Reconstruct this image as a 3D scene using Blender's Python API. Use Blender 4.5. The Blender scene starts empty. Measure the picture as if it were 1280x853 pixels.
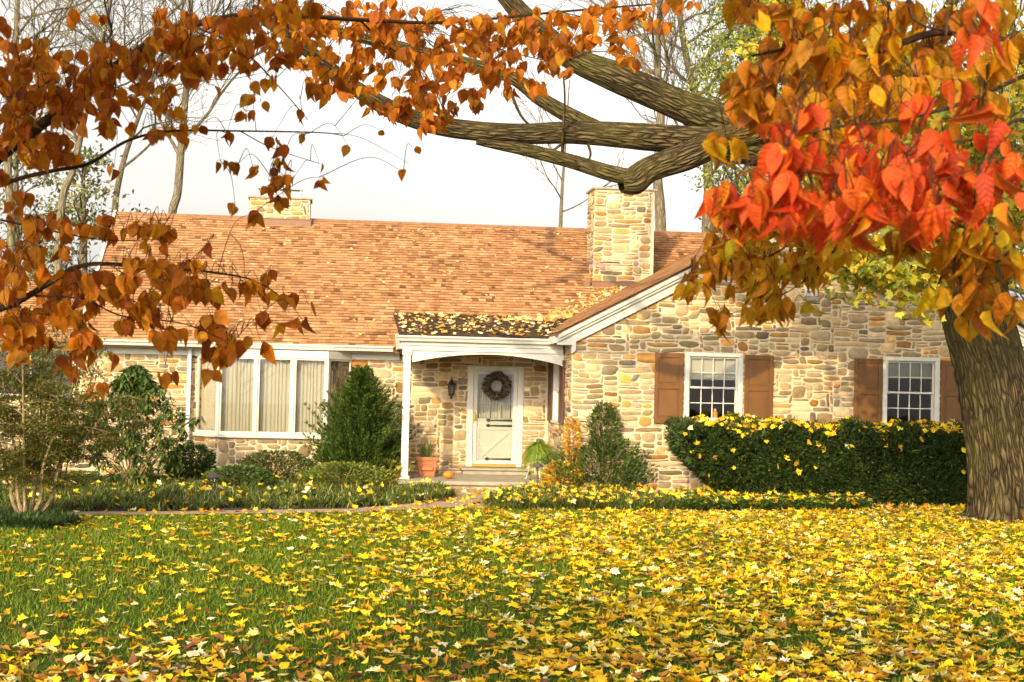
import bpy, math, random
import numpy as np
from math import cos, sin, tan, atan, atan2, radians, pi, sqrt
from mathutils import Vector, Matrix, noise as mn
random.seed(7); R = np.random.default_rng(11)
S = bpy.context.scene
col = bpy.data.collections.new('place'); S.collection.children.link(col)

# ------------------------------------------------------------------ camera model
f_px = 1900.; th = .023; H = 2.1; CX, CY = 640., 426.5
pt = atan((479 - CY) / f_px)
Fw = np.array([0, cos(pt), sin(pt)]); Up = np.array([0, -sin(pt), cos(pt)]); Xw = np.array([1., 0, 0])
Rt = cos(th) * Xw + sin(th) * Up; Uc = -sin(th) * Xw + cos(th) * Up; CAM = np.array([0, 0, H])
def ray(x, y): return Fw * f_px + Rt * (x - CX) - Uc * (y - CY)
def at(x, y, Y):
    r = ray(x, y); return CAM + r * (Y / r[1])
def gnd(x, y, z=0.):
    r = ray(x, y); return CAM + r * ((z - H) / r[2])
psi = radians(7)
hu = np.array([cos(psi), sin(psi), 0]); hv = np.array([-sin(psi), cos(psi), 0])
O = at(712, 600, 29.5); O[2] = 0
def hw(u, v, z=0): return O + hu * u + hv * v + np.array([0, 0, z])

# ------------------------------------------------------------------ object helpers
def tag(o, label=None, cat=None, group=None, kind=None):
    if label: o['label'] = label
    if cat: o['category'] = cat
    if group: o['group'] = group
    if kind: o['kind'] = kind
    return o
def empty(name, loc=(0, 0, 0), rz=0., **k):
    o = bpy.data.objects.new(name, None); col.objects.link(o)
    o.location = tuple(float(a) for a in loc); o.rotation_euler = (0, 0, rz); o.empty_display_size = .2
    return tag(o, **k)
def link(me, name, mats, parent=None, smooth=False):
    o = bpy.data.objects.new(name, me); col.objects.link(o)
    for m in (mats if isinstance(mats, (list, tuple)) else [mats]): me.materials.append(m)
    if smooth: me.polygons.foreach_set('use_smooth', np.ones(len(me.polygons), dtype=bool))
    if parent is not None: o.parent = parent
    return o
def fast(name, V, F, mats, parent=None, col_f=None, uv=None, smooth=False, midx=None):
    """uniform-sided faces from arrays; col_f colour per face; uv per vertex"""
    V = np.asarray(V, dtype=np.float32); F = np.asarray(F, dtype=np.int32); k = F.shape[1]
    me = bpy.data.meshes.new(name)
    me.vertices.add(len(V)); me.vertices.foreach_set('co', V.ravel())
    me.loops.add(F.size); me.loops.foreach_set('vertex_index', F.ravel())
    me.polygons.add(len(F)); me.polygons.foreach_set('loop_start', np.arange(0, F.size, k, dtype=np.int32))
    if midx is not None: me.polygons.foreach_set('material_index', np.asarray(midx, dtype=np.int32))
    if uv is not None:
        l = me.uv_layers.new(name='UVMap'); l.data.foreach_set('uv', np.asarray(uv, dtype=np.float32)[F.ravel()].ravel())
    if col_f is not None:
        c = np.ones((len(F), 4), dtype=np.float32); c[:, :3] = col_f
        a = me.color_attributes.new('Col', 'FLOAT_COLOR', 'CORNER'); a.data.foreach_set('color', np.repeat(c, k, axis=0).ravel())
    me.update(calc_edges=True); me.validate()
    return link(me, name, mats, parent, smooth)
class MB:
    """collects boxes / prisms / tubes into ONE mesh"""
    def __init__(s): s.v = []; s.f = []
    def add(s, vs, fs):
        n = len(s.v); s.v += [tuple(float(q) for q in a) for a in vs]; s.f += [tuple(i + n for i in q) for q in fs]; return s
    def box(s, a, b, T=None):
        x0, y0, z0 = a; x1, y1, z1 = b
        vs = [(x0, y0, z0), (x1, y0, z0), (x1, y1, z0), (x0, y1, z0), (x0, y0, z1), (x1, y0, z1), (x1, y1, z1), (x0, y1, z1)]
        if T: vs = [T(*q) for q in vs]
        return s.add(vs, [(0, 3, 2, 1), (4, 5, 6, 7), (0, 1, 5, 4), (1, 2, 6, 5), (2, 3, 7, 6), (3, 0, 4, 7)])
    def prism(s, poly, a, b, T):
        """poly 2D list; T(p,q,r) maps polygon plane + depth r in (a,b)"""
        n = len(poly); vs = [T(p, q, a) for p, q in poly] + [T(p, q, b) for p, q in poly]
        return s.add(vs, [tuple(range(n - 1, -1, -1)), tuple(range(n, 2 * n))] + [(i, (i + 1) % n, n + (i + 1) % n, n + i) for i in range(n)])
    def lathe(s, c, prof, n=20):
        vs = []; fs = []
        for r, z in prof:
            for i in range(n): a = 2 * pi * i / n; vs.append((c[0] + r * cos(a), c[1] + r * sin(a), c[2] + z))
        for j in range(len(prof) - 1):
            for i in range(n): fs.append((j * n + i, j * n + (i + 1) % n, (j + 1) * n + (i + 1) % n, (j + 1) * n + i))
        fs.append(tuple(range(n - 1, -1, -1))); fs.append(tuple(range((len(prof) - 1) * n, len(prof) * n)))
        return s.add(vs, fs)
    def tube(s, pts, rad, n=8):
        V, F, _ = tube(pts, rad, n); return s.add(V, F)
    def build(s, name, mat, parent=None, smooth=False, bevel=0.):
        me = bpy.data.meshes.new(name); me.from_pydata(s.v, [], s.f); me.update()
        o = link(me, name, mat, parent, smooth)
        if bevel:
            m = o.modifiers.new('bev', 'BEVEL'); m.width = bevel; m.segments = 2; m.limit_method = 'ANGLE'
        return o
def tube(pts, rad, n=8, v0=0.):
    P = np.asarray(pts, float); r = np.broadcast_to(np.asarray(rad, float), (len(P),))
    t = np.gradient(P, axis=0); t /= np.linalg.norm(t, axis=1)[:, None] + 1e-9
    ref = np.array([0, 0, 1.]) if abs(t[0][2]) < .9 else np.array([1., 0, 0])
    a = np.cross(t[0], ref); a /= np.linalg.norm(a); A = []
    for i in range(len(P)):
        a = a - t[i] * (a @ t[i]); a /= np.linalg.norm(a) + 1e-9; A.append(a)
    A = np.array(A); B = np.cross(t, A)
    ang = np.linspace(0, 2 * pi, n, endpoint=False)
    V = P[:, None, :] + r[:, None, None] * (A[:, None, :] * np.cos(ang)[None, :, None] + B[:, None, :] * np.sin(ang)[None, :, None])
    V = V.reshape(-1, 3); F = []
    for j in range(len(P) - 1):
        for i in range(n): F.append((j * n + i, j * n + (i + 1) % n, (j + 1) * n + (i + 1) % n, (j + 1) * n + i))
    L = np.concatenate([[0], np.cumsum(np.linalg.norm(np.diff(P, axis=0), axis=1))]) + v0
    uv = np.stack([np.tile(ang * float(r.mean()), len(P)), np.repeat(L, n)], 1)
    return V, F, uv
class Tubes:
    def __init__(s): s.V = []; s.F = []; s.U = []; s.n = 0
    def add(s, pts, rad, n=6):
        V, F, uv = tube(pts, rad, n, random.random() * 5); s.V.append(V); s.F.append(np.array(F) + s.n); s.U.append(uv); s.n += len(V)
    def build(s, name, mat, parent=None):
        return fast(name, np.concatenate(s.V), np.concatenate(s.F), mat, parent, uv=np.concatenate(s.U), smooth=True)
def smooth_path(pts, k=8):
    """Catmull-Rom through control points"""
    P = np.asarray(pts, float); P = np.vstack([2 * P[0] - P[1], P, 2 * P[-1] - P[-2]]); out = []
    for i in range(1, len(P) - 2):
        for j in range(k):
            t = j / k; a, b, c, d = P[i - 1:i + 3]
            out.append(.5 * (2 * b + (c - a) * t + (2 * a - 5 * b + 4 * c - d) * t * t + (3 * b - a - 3 * c + d) * t ** 3))
    out.append(P[-2]); return np.array(out)

# ------------------------------------------------------------------ materials
def mat(name, base=None, attr=False, rough=.6, noise=None, bump=None, transl=0., spec=.5, metal=0., vary=.0, extra=None):
    m = bpy.data.materials.new(name); m.use_nodes = True; nt = m.node_tree; N = nt.nodes; L = nt.links
    b = N['Principled BSDF']; b.inputs['Roughness'].default_value = rough; b.inputs['Specular IOR Level'].default_value = spec
    b.inputs['Metallic'].default_value = metal
    tc = N.new('ShaderNodeTexCoord')
    if attr:
        a = N.new('ShaderNodeAttribute'); a.attribute_name = 'Col'; src = a.outputs['Color']
    else:
        rgb = N.new('ShaderNodeRGB'); rgb.outputs[0].default_value = (*base, 1); src = rgb.outputs[0]
    if noise:                                   # (scale, detail, dark factor, light factor, stretch)
        sc, det, lo, hi = noise[:4]
        mp = N.new('ShaderNodeMapping'); mp.inputs['Scale'].default_value = noise[4] if len(noise) > 4 else (1, 1, 1)
        L.new(tc.outputs['Object'], mp.inputs[0])
        nz = N.new('ShaderNodeTexNoise'); nz.inputs['Scale'].default_value = sc; nz.inputs['Detail'].default_value = det; nz.inputs['Roughness'].default_value = .65
        L.new(mp.outputs[0], nz.inputs['Vector'])
        mr = N.new('ShaderNodeMapRange'); mr.inputs[1].default_value = .3; mr.inputs[2].default_value = .7; mr.inputs[3].default_value = lo; mr.inputs[4].default_value = hi
        L.new(nz.outputs[0], mr.inputs[0])
        vm = N.new('ShaderNodeVectorMath'); vm.operation = 'SCALE'; L.new(src, vm.inputs[0]); L.new(mr.outputs[0], vm.inputs['Scale']); src = vm.outputs[0]
    L.new(src, b.inputs['Base Color'])
    if bump:                                    # (scale, strength, distance, stretch)
        mp = N.new('ShaderNodeMapping'); mp.inputs['Scale'].default_value = bump[3] if len(bump) > 3 else (1, 1, 1)
        L.new(tc.outputs['Object'], mp.inputs[0])
        nz = N.new('ShaderNodeTexNoise'); nz.inputs['Scale'].default_value = bump[0]; nz.inputs['Detail'].default_value = 8; nz.inputs['Roughness'].default_value = .6
        L.new(mp.outputs[0], nz.inputs['Vector'])
        bp = N.new('ShaderNodeBump'); bp.inputs['Strength'].default_value = bump[1]; bp.inputs['Distance'].default_value = bump[2]
        L.new(nz.outputs[0], bp.inputs['Height']); L.new(bp.outputs[0], b.inputs['Normal'])
    if transl:
        t = N.new('ShaderNodeBsdfTranslucent'); L.new(src, t.inputs[0]); mx = N.new('ShaderNodeMixShader'); mx.inputs[0].default_value = transl
        L.new(b.outputs[0], mx.inputs[1]); L.new(t.outputs[0], mx.inputs[2]); L.new(mx.outputs[0], N['Material Output'].inputs[0])
    return m
M = {}
M['stone'] = mat('stone', attr=True, rough=.85, noise=(9, 8, .72, 1.22), bump=(22, .55, .02), spec=.25)
M['mortar'] = mat('mortar', (.62, .50, .33), rough=.95, noise=(3, 10, .82, 1.12), bump=(45, .5, .01), spec=.1)
M['shingle'] = mat('shingle', attr=True, rough=.9, noise=(30, 6, .7, 1.25), bump=(90, .4, .004), spec=.15)
M['shingle_under'] = mat('shingle_under', (.16, .085, .045), rough=.95)
M['white'] = mat('white_paint', (.62, .585, .50), rough=.5, noise=(4, 8, .84, 1.05), bump=(60, .08, .002))
M['shutter'] = mat('brown_paint', (.15, .060, .010), rough=.5, noise=(6, 8, .75, 1.15, (1, 1, .3)), bump=(40, .1, .002))
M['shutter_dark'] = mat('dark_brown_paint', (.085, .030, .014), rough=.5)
M['iron'] = mat('black_iron', (.018, .014, .013), rough=.45)
M['brass'] = mat('brass', (.60, .38, .08), rough=.35, metal=.7)
M['curtain'] = mat('curtain', (.60, .54, .42), rough=.9, transl=.2)
M['blind'] = mat('blind', (.62, .57, .46), rough=.8, transl=.15)
M['dark'] = mat('dark_room', (.02, .016, .012), rough=.9)
M['copper'] = mat('copper_flashing', (.21, .105, .055), rough=.55, noise=(8, 6, .8, 1.15))
M['ridge'] = mat('ridge_shingle', (.27, .13, .055), rough=.9, noise=(6, 6, .7, 1.25))
M['slab'] = mat('flagstone', (.34, .29, .21), rough=.85, noise=(5, 8, .75, 1.2), bump=(25, .4, .01))
M['terracotta'] = mat('terracotta', (.42, .15, .06), rough=.8, noise=(9, 6, .8, 1.15), bump=(30, .2, .004))
M['soil'] = mat('soil', (.05, .032, .02), rough=1, noise=(12, 8, .6, 1.4), bump=(30, 1, .03))
M['leaf'] = mat('leaf', attr=True, rough=.5, transl=.32, spec=.35)
M['litter'] = mat('fallen_leaf', attr=True, rough=.65, noise=(28, 5, .85, 1.2), transl=.22, spec=.2)
M['needle'] = mat('needle_leaf', attr=True, rough=.6, transl=.2, spec=.25)
M['pumpkin'] = mat('pumpkin_skin', (.72, .20, .02), rough=.45)
M['stem'] = mat('dry_stem', (.22, .15, .07), rough=.8)
M['straw'] = mat('dried_flowers', attr=True, rough=.9)
M['amber'] = mat('amber_wax', (.62, .32, .04), rough=.4)
M['galv'] = mat('white_metal', (.6, .6, .58), rough=.4)

def glass(name, tint=(.9, .92, .9), refl=.12):
    m = bpy.data.materials.new(name); m.use_nodes = True; N = m.node_tree.nodes; L = m.node_tree.links; N.remove(N['Principled BSDF'])
    g = N.new('ShaderNodeBsdfGlossy'); g.inputs['Roughness'].default_value = .02; t = N.new('ShaderNodeBsdfTransparent'); t.inputs[0].default_value = (*tint, 1)
    lw = N.new('ShaderNodeFresnel'); lw.inputs[0].default_value = 1.5; mx = N.new('ShaderNodeMixShader'); ad = N.new('ShaderNodeMath'); ad.inputs[1].default_value = refl - .04
    L.new(lw.outputs[0], ad.inputs[0]); L.new(ad.outputs[0], mx.inputs[0]); L.new(t.outputs[0], mx.inputs[1]); L.new(g.outputs[0], mx.inputs[2]); L.new(mx.outputs[0], N['Material Output'].inputs[0])
    return m
M['glass'] = glass('window_glass')

def bark(name, c0, c1, su=16., sv=2.2, dist=.03):
    m = bpy.data.materials.new(name); m.use_nodes = True; N = m.node_tree.nodes; L = m.node_tree.links; b = N['Principled BSDF']
    b.inputs['Roughness'].default_value = .9; b.inputs['Specular IOR Level'].default_value = .15
    uv = N.new('ShaderNodeUVMap'); uv.uv_map = 'UVMap'
    mp = N.new('ShaderNodeMapping'); mp.inputs['Scale'].default_value = (su, sv, 1); L.new(uv.outputs[0], mp.inputs[0])
    wn = N.new('ShaderNodeTexNoise'); wn.inputs['Scale'].default_value = .6; wn.inputs['Detail'].default_value = 3; L.new(mp.outputs[0], wn.inputs['Vector'])
    wa = N.new('ShaderNodeVectorMath'); wa.operation = 'MULTIPLY_ADD'; wa.inputs[1].default_value = (1.6, .6, 0); L.new(wn.outputs['Color'], wa.inputs[0]); L.new(mp.outputs[0], wa.inputs[2])
    vo = N.new('ShaderNodeTexVoronoi'); vo.feature = 'DISTANCE_TO_EDGE'; vo.inputs['Scale'].default_value = 1.; L.new(wa.outputs[0], vo.inputs['Vector'])
    mr = N.new('ShaderNodeMapRange'); mr.inputs[1].default_value = 0.; mr.inputs[2].default_value = .34; L.new(vo.outputs[0], mr.inputs[0])
    n2 = N.new('ShaderNodeTexNoise'); n2.inputs['Scale'].default_value = 3; n2.inputs['Detail'].default_value = 9; n2.inputs['Roughness'].default_value = .7; L.new(mp.outputs[0], n2.inputs['Vector'])
    ad = N.new('ShaderNodeMath'); ad.operation = 'MULTIPLY_ADD'; ad.inputs[1].default_value = .6; L.new(n2.outputs[0], ad.inputs[0]); L.new(mr.outputs[0], ad.inputs[2])
    cr = N.new('ShaderNodeValToRGB'); cr.color_ramp.elements[0].color = (*c0, 1); cr.color_ramp.elements[0].position = .25; cr.color_ramp.elements[1].color = (*c1, 1); cr.color_ramp.elements[1].position = 1.
    L.new(ad.outputs[0], cr.inputs[0])
    tc = N.new('ShaderNodeTexCoord'); n3 = N.new('ShaderNodeTexNoise'); n3.inputs['Scale'].default_value = 1.3; n3.inputs['Detail'].default_value = 5; L.new(tc.outputs['Object'], n3.inputs['Vector'])
    m3 = N.new('ShaderNodeMapRange'); m3.inputs[1].default_value = .42; m3.inputs[2].default_value = .68; m3.inputs[3].default_value = 0; m3.inputs[4].default_value = .5; L.new(n3.outputs[0], m3.inputs[0])
    mx = N.new('ShaderNodeMix'); mx.data_type = 'RGBA'; mx.inputs[7].default_value = (c1[0] * .9, c1[1] * 1.05, c1[2] * .55, 1); L.new(m3.outputs[0], mx.inputs[0]); L.new(cr.outputs[0], mx.inputs[6])
    L.new(mx.outputs[2], b.inputs['Base Color'])
    bp = N.new('ShaderNodeBump'); bp.inputs['Strength'].default_value = 1.; bp.inputs['Distance'].default_value = dist; L.new(ad.outputs[0], bp.inputs['Height']); L.new(bp.outputs[0], b.inputs['Normal'])
    return m
M['bark'] = bark('maple_bark', (.024, .016, .007), (.20, .145, .07), 20, 3.0, .08)
M['bark_far'] = bark('grey_bark', (.10, .08, .055), (.24, .19, .13), 14, 3, .02)
M['bark_fine'] = bark('dogwood_bark', (.03, .015, .010), (.085, .045, .025), 60, 14, .004)
M['bark_pale'] = bark('pale_bark', (.16, .10, .05), (.42, .30, .17), 40, 8, .006)

# veined leaf for the close dogwood foliage
def vein_leaf(name, rough=.55, transl=.35):
    m = mat(name, attr=True, rough=rough, transl=transl, spec=.4); N = m.node_tree.nodes; L = m.node_tree.links
    uv = N.new('ShaderNodeUVMap'); uv.uv_map = 'UVMap'; sx = N.new('ShaderNodeSeparateXYZ'); L.new(uv.outputs[0], sx.inputs[0])
    ab = N.new('ShaderNodeMath'); ab.operation = 'ABSOLUTE'; L.new(sx.outputs[0], ab.inputs[0])
    k = N.new('ShaderNodeMath'); k.operation = 'MULTIPLY_ADD'; k.inputs[1].default_value = -.9; L.new(ab.outputs[0], k.inputs[0]); L.new(sx.outputs[1], k.inputs[2])
    s = N.new('ShaderNodeMath'); s.operation = 'MULTIPLY'; s.inputs[1].default_value = 44; L.new(k.outputs[0], s.inputs[0])
    sn = N.new('ShaderNodeMath'); sn.operation = 'SINE'; L.new(s.outputs[0], sn.inputs[0])
    bp = N.new('ShaderNodeBump'); bp.inputs['Strength'].default_value = .35; bp.inputs['Distance'].default_value = .002; L.new(sn.outputs[0], bp.inputs['Height'])
    b = N['Principled BSDF']; L.new(bp.outputs[0], b.inputs['Normal'])
    src = b.inputs['Base Color'].links[0].from_socket
    tc = N.new('ShaderNodeTexCoord'); nz = N.new('ShaderNodeTexNoise'); nz.inputs['Scale'].default_value = 38; nz.inputs['Detail'].default_value = 6; L.new(tc.outputs['Object'], nz.inputs['Vector'])
    mr = N.new('ShaderNodeMapRange'); mr.inputs[1].default_value = .3; mr.inputs[2].default_value = .7; mr.inputs[3].default_value = .78; mr.inputs[4].default_value = 1.22; L.new(nz.outputs[0], mr.inputs[0])
    mv = N.new('ShaderNodeMapRange'); mv.inputs[1].default_value = -1; mv.inputs[2].default_value = 1; mv.inputs[3].default_value = .95; mv.inputs[4].default_value = 1.03; L.new(sn.outputs[0], mv.inputs[0])
    mu = N.new('ShaderNodeMath'); mu.operation = 'MULTIPLY'; L.new(mr.outputs[0], mu.inputs[0]); L.new(mv.outputs[0], mu.inputs[1])
    vm = N.new('ShaderNodeVectorMath'); vm.operation = 'SCALE'; L.new(src, vm.inputs[0]); L.new(mu.outputs[0], vm.inputs['Scale'])
    L.new(vm.outputs[0], b.inputs['Base Color'])
    for n in N:
        if n.type == 'BSDF_TRANSLUCENT': L.new(vm.outputs[0], n.inputs[0])
    return m
M['dogleaf'] = vein_leaf('dogwood_leaf', .6, .55)

# ------------------------------------------------------------------ leaf templates + scatter
def tpl_ovate(wk=1., fold=.32, dr=.22):
    ts = [0, .12, .3, .52, .75, .9, 1.]; ws = [0, .24, .35, .32, .17, .05, 0]; V = []; UV = []
    for t, w in zip(ts, ws):
        d = -dr * t * t; w = w * wk
        if w == 0: V.append((0, t, d)); UV.append((0, t))
        else:
            V += [(-w, t, d + fold * w), (0, t, d), (w, t, d + fold * w)]; UV += [(-w, t), (0, t), (w, t)]
    F = [(0, 1, 2), (0, 2, 3)]
    for i in range(4):
        a = 1 + 3 * i; b = a + 3
        F += [(a, b, b + 1), (a, b + 1, a + 1), (a + 1, b + 1, b + 2), (a + 1, b + 2, a + 2)]
    F += [(13, 16, 14), (14, 16, 15)]
    F = [q for q in F if max(q) < 17]
    return np.array(V, float), np.array(F), np.array(UV, float)
def tpl_maple():
    pol = [(0, .0), (.16, .10), (.42, .04), (.34, .22), (.62, .42), (.36, .50), (.34, .66), (.16, .60), (0, 1.), (-.16, .60), (-.34, .66), (-.36, .50), (-.62, .42), (-.34, .22), (-.42, .04), (-.16, .10)]
    V = [(x, y, .28 * x * x + .10 * (y - .4) ** 2 + .05 * sin(9 * x + 5 * y)) for x, y in pol] + [(0, .34, -.03)]
    n = len(pol); F = [(n, (i + 1) % n, i) for i in range(n)]
    return np.array(V), np.array(F), np.array([v[:2] for v in V])
def tpl_diamond(w=.25):
    V = [(0, 0, 0), (w, .45, .05), (0, 1, -.05), (-w, .45, .05)]
    return np.array(V, float), np.array([(0, 1, 2), (0, 2, 3)]), np.array([v[:2] for v in V], float)
def tpl_narrow():
    V = [(0, 0, 0), (.13, .35, .02), (0, .45, -.04), (-.13, .35, .02), (.10, .7, -.06), (-.10, .7, -.06), (0, 1, -.22)]
    F = [(0, 1, 2), (0, 2, 3), (1, 4, 2), (2, 5, 3), (2, 4, 6), (2, 6, 5)]
    return np.array(V, float), np.array(F), np.array([v[:2] for v in V], float)
OV, MA, DI, NA = tpl_ovate(), tpl_maple(), tpl_diamond(), tpl_narrow()
DN = tpl_diamond(.14); OW = tpl_ovate(1., .3, .2); ON = tpl_ovate(.66, .6, .36)
def norm(a): return a / (np.linalg.norm(a, axis=-1, keepdims=True) + 1e-9)
def scatter(tpl, P, Yd, Nd, size, flex=None):
    """P base positions, Yd long-axis direction, Nd approx normal"""
    V, F, UV = tpl; n = len(P); Y = norm(Yd); X = norm(np.cross(Y, Nd)); Z = np.cross(X, Y)
    size = np.broadcast_to(size, (n,)); c = np.ones(n) if flex is None else flex
    W = P[:, None, :] + size[:, None, None] * (V[None, :, 0, None] * X[:, None, :] + V[None, :, 1, None] * Y[:, None, :] + (V[None, :, 2] * c[:, None])[..., None] * Z[:, None, :])
    FF = F[None] + (np.arange(n) * len(V))[:, None, None]
    return W.reshape(-1, 3), FF.reshape(-1, F.shape[1]), np.tile(UV, (n, 1))
def palette(cols, w, n, jit=.18):
    cols = np.array(cols); w = np.array(w, float); w /= w.sum(); c = cols[R.choice(len(cols), n, p=w)]
    return np.clip(c * np.exp(R.normal(0, jit, (n, 1))) * np.exp(R.normal(0, jit * .35, (n, 3))), 0.002, .95)
def leaf_obj(name, tpl, P, Yd, Nd, size, cols, m, parent=None, flex=None, smooth=False):
    V, F, UV = scatter(tpl, P, Yd, Nd, size, flex)
    return fast(name, V, F, m, parent, col_f=np.repeat(cols, len(tpl[1]), axis=0), uv=UV, smooth=smooth)
def rdir(n): return norm(R.normal(0, 1, (n, 3)))

# ================================================================== GROUND
def sheet(name, poly, z, m, kind='structure', parent=None):
    me = bpy.data.meshes.new(name); me.from_pydata([(float(p[0]), float(p[1]), z) for p in poly], [], [tuple(range(len(poly)))]); me.update()
    o = link(me, name, m, parent); tag(o, kind=kind); return o
lawnm = mat('lawn', (.045, .085, .012), rough=1, noise=(1.3, 10, .6, 1.5), bump=(60, 1, .03), spec=.1)
gx = np.linspace(-150, 150, 61); gy = np.concatenate([np.linspace(-60, 40, 51), np.linspace(50, 400, 20)])
GV = np.array([(x, y, 0 if y < 60 else 0) for y in gy for x in gx], float); nx = len(gx)
GF = [(j * nx + i, j * nx + i + 1, (j + 1) * nx + i + 1, (j + 1) * nx + i) for j in range(len(gy) - 1) for i in range(nx - 1)]
tag(fast('lawn', GV, GF, lawnm), kind='structure')
# planting beds (soil) and the brick path
bedL = [gnd(-60, 641), gnd(60, 642), gnd(200, 640.5), gnd(440, 637), gnd(545, 628), hw(-2.6, .15), hw(-3.3, .15), hw(-3.3, 2.9), hw(-9.5, 2.9), hw(-14, 2.9)]
bedR = [gnd(598, 637), gnd(760, 641), gnd(1080, 641), gnd(1230, 634), hw(10.5, -.3), hw(10.5, .1), hw(0, .1), hw(-.1, .35), gnd(662, 613)]
sheet('planting_bed', bedL, .008, M['soil']); sheet('planting_bed', bedR, .008, M['soil'])
pathL = [gnd(-60, 645), gnd(200, 644.5), gnd(440, 641.5), gnd(570, 635), gnd(600, 638), gnd(662, 613), hw(-.1, .38), hw(-2.6, .38), gnd(545, 628), gnd(440, 637), gnd(200, 640.5), gnd(-60, 641)]
brick = bpy.data.materials.new('path_brick'); brick.use_nodes = True
_N = brick.node_tree.nodes; _L = brick.node_tree.links; _b = _N.new('ShaderNodeTexBrick'); _b.inputs['Color1'].default_value = (.40, .27, .16, 1); _b.inputs['Color2'].default_value = (.34, .22, .14, 1); _b.inputs['Mortar'].default_value = (.30, .25, .18, 1)
_b.inputs['Scale'].default_value = 4.5; _t = _N.new('ShaderNodeTexCoord'); _L.new(_t.outputs['Object'], _b.inputs[0]); _L.new(_b.outputs[0], _N['Principled BSDF'].inputs['Base Color']); _N['Principled BSDF'].inputs['Roughness'].default_value = .9
sheet('path', pathL, .014, brick)

# grass blades over the lawn the camera looks along
def in_wedge(n, y0, y1, k=.37, pad=.8):
    y = np.sqrt(R.random(n) * (y1 ** 2 - y0 ** 2) + y0 ** 2); x = (R.random(n) * 2 - 1) * (k * y + pad); return x, y
edge_px = [(-60, 647), (60, 647), (200, 646), (440, 643), (570, 637), (760, 641), (1080, 641), (1230, 634), (1400, 634)]
ep = np.array([gnd(*p)[:2] for p in edge_px])
def lawn_limit(x): return np.interp(x, ep[:, 0], ep[:, 1])
n = 230000; x, y = in_wedge(n, 8.5, 28)
k = y < lawn_limit(x) + .03; x, y = x[k], y[k]; n = len(x)
h = R.uniform(.025, .06, n) * (1 + .12 * (y / 10 - 1)); w = R.uniform(.004, .008, n) * (y / 14); a = R.random(n) * 2 * pi; ln = R.normal(0, .022, (n, 2))
V = np.zeros((n, 3, 3)); V[:, 0] = np.stack([x - w * np.cos(a), y - w * np.sin(a), 0 * x], 1); V[:, 1] = np.stack([x + w * np.cos(a), y + w * np.sin(a), 0 * x], 1); V[:, 2] = np.stack([x + ln[:, 0], y + ln[:, 1], h], 1)
gc = palette([(.115, .17, .005), (.16, .21, .007), (.08, .115, .005), (.24, .21, .04)], [4, 3, 3, .7], n, .2)
grass = fast('grass', V.reshape(-1, 3), np.arange(3 * n).reshape(-1, 3), M['needle'], col_f=gc); tag(grass, label='short green lawn grass showing between the fallen leaves', cat='grass', kind='stuff')

# fallen maple leaves
YEL = [(.80, .53, .012), (.86, .64, .03), (.66, .36, .015), (.82, .68, .22), (.84, .74, .42), (.62, .30, .02), (.42, .17, .03), (.20, .08, .03), (.66, .56, .06)]
def field(n, y0, y1, pal_w, dens, size=(.058, .122), lift=.03):
    x, y = in_wedge(n, y0, y1)
    nz = np.array([mn.noise(Vector((a * .55, b * .55, 3.1))) for a, b in zip(x, y)])
    nz2 = np.array([mn.noise(Vector((a * 1.8, b * 1.8, 9.1))) for a, b in zip(x, y)])
    k = (y < lawn_limit(x) - .02) & (R.random(n) < np.clip(dens(x, y) * (1 + 1.0 * nz + .8 * nz2), 0, 1)); x, y = x[k], y[k]; n = len(x)
    P = np.stack([x, y, R.uniform(.02, lift + .025, n)], 1); a = R.random(n) * 2 * pi; tilt = np.abs(R.normal(0, .2, n)) + (R.random(n) < .10) * R.uniform(.3, 1.0, n)
    Yd = np.stack([np.cos(a), np.sin(a), np.sin(tilt) * .8], 1); Nd = norm(np.stack([R.normal(0, .22, n), R.normal(0, .22, n), np.ones(n)], 1))
    return P, Yd, Nd, R.uniform(*size, n), palette(YEL, pal_w, n, .13), R.normal(.8, 1.5, n)
def dens_main(x, y):
    px = x / y * f_px + 640; d = np.interp(px, [-100, 120, 450, 700, 900, 1350], [.07, .11, .24, .50, .82, 1.]); near = np.clip((14 - y) / 4, 0, 1)
    d = d + near * np.interp(px, [0, 500, 900], [.10, .06, -.12]); d = d + np.clip((y - 18) / 6, 0, 1) * np.interp(px, [300, 800], [0, .35]) * (px > 300)
    return np.clip(d, 0, 1.)
A = field(38000, 9, 27.5, [8, 6, 4.5, 2.6, 1.6, 1.6, .8, .4, 1.8], dens_main)
B = field(6500, 9, 12.6, [1, .6, 1.5, 1.2, 1.6, 2.5, 3, 2.2, .3], lambda x, y: .55 * np.clip((12.7 - y) / 2.5, 0, 1), (.06, .12))
ob_ = leaf_obj('fallen_leaves', OW, *B[:5], M['litter'], flex=B[5]); tag(ob_, label='curled brown and rust fallen leaves along the near edge of the lawn', cat='leaf litter', kind='stuff')
o = leaf_obj('fallen_leaves', MA, *A[:5], M['litter'], flex=A[5]); tag(o, label='yellow and cream fallen maple leaves strewn over the lawn', cat='leaf litter', kind='stuff')

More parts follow.
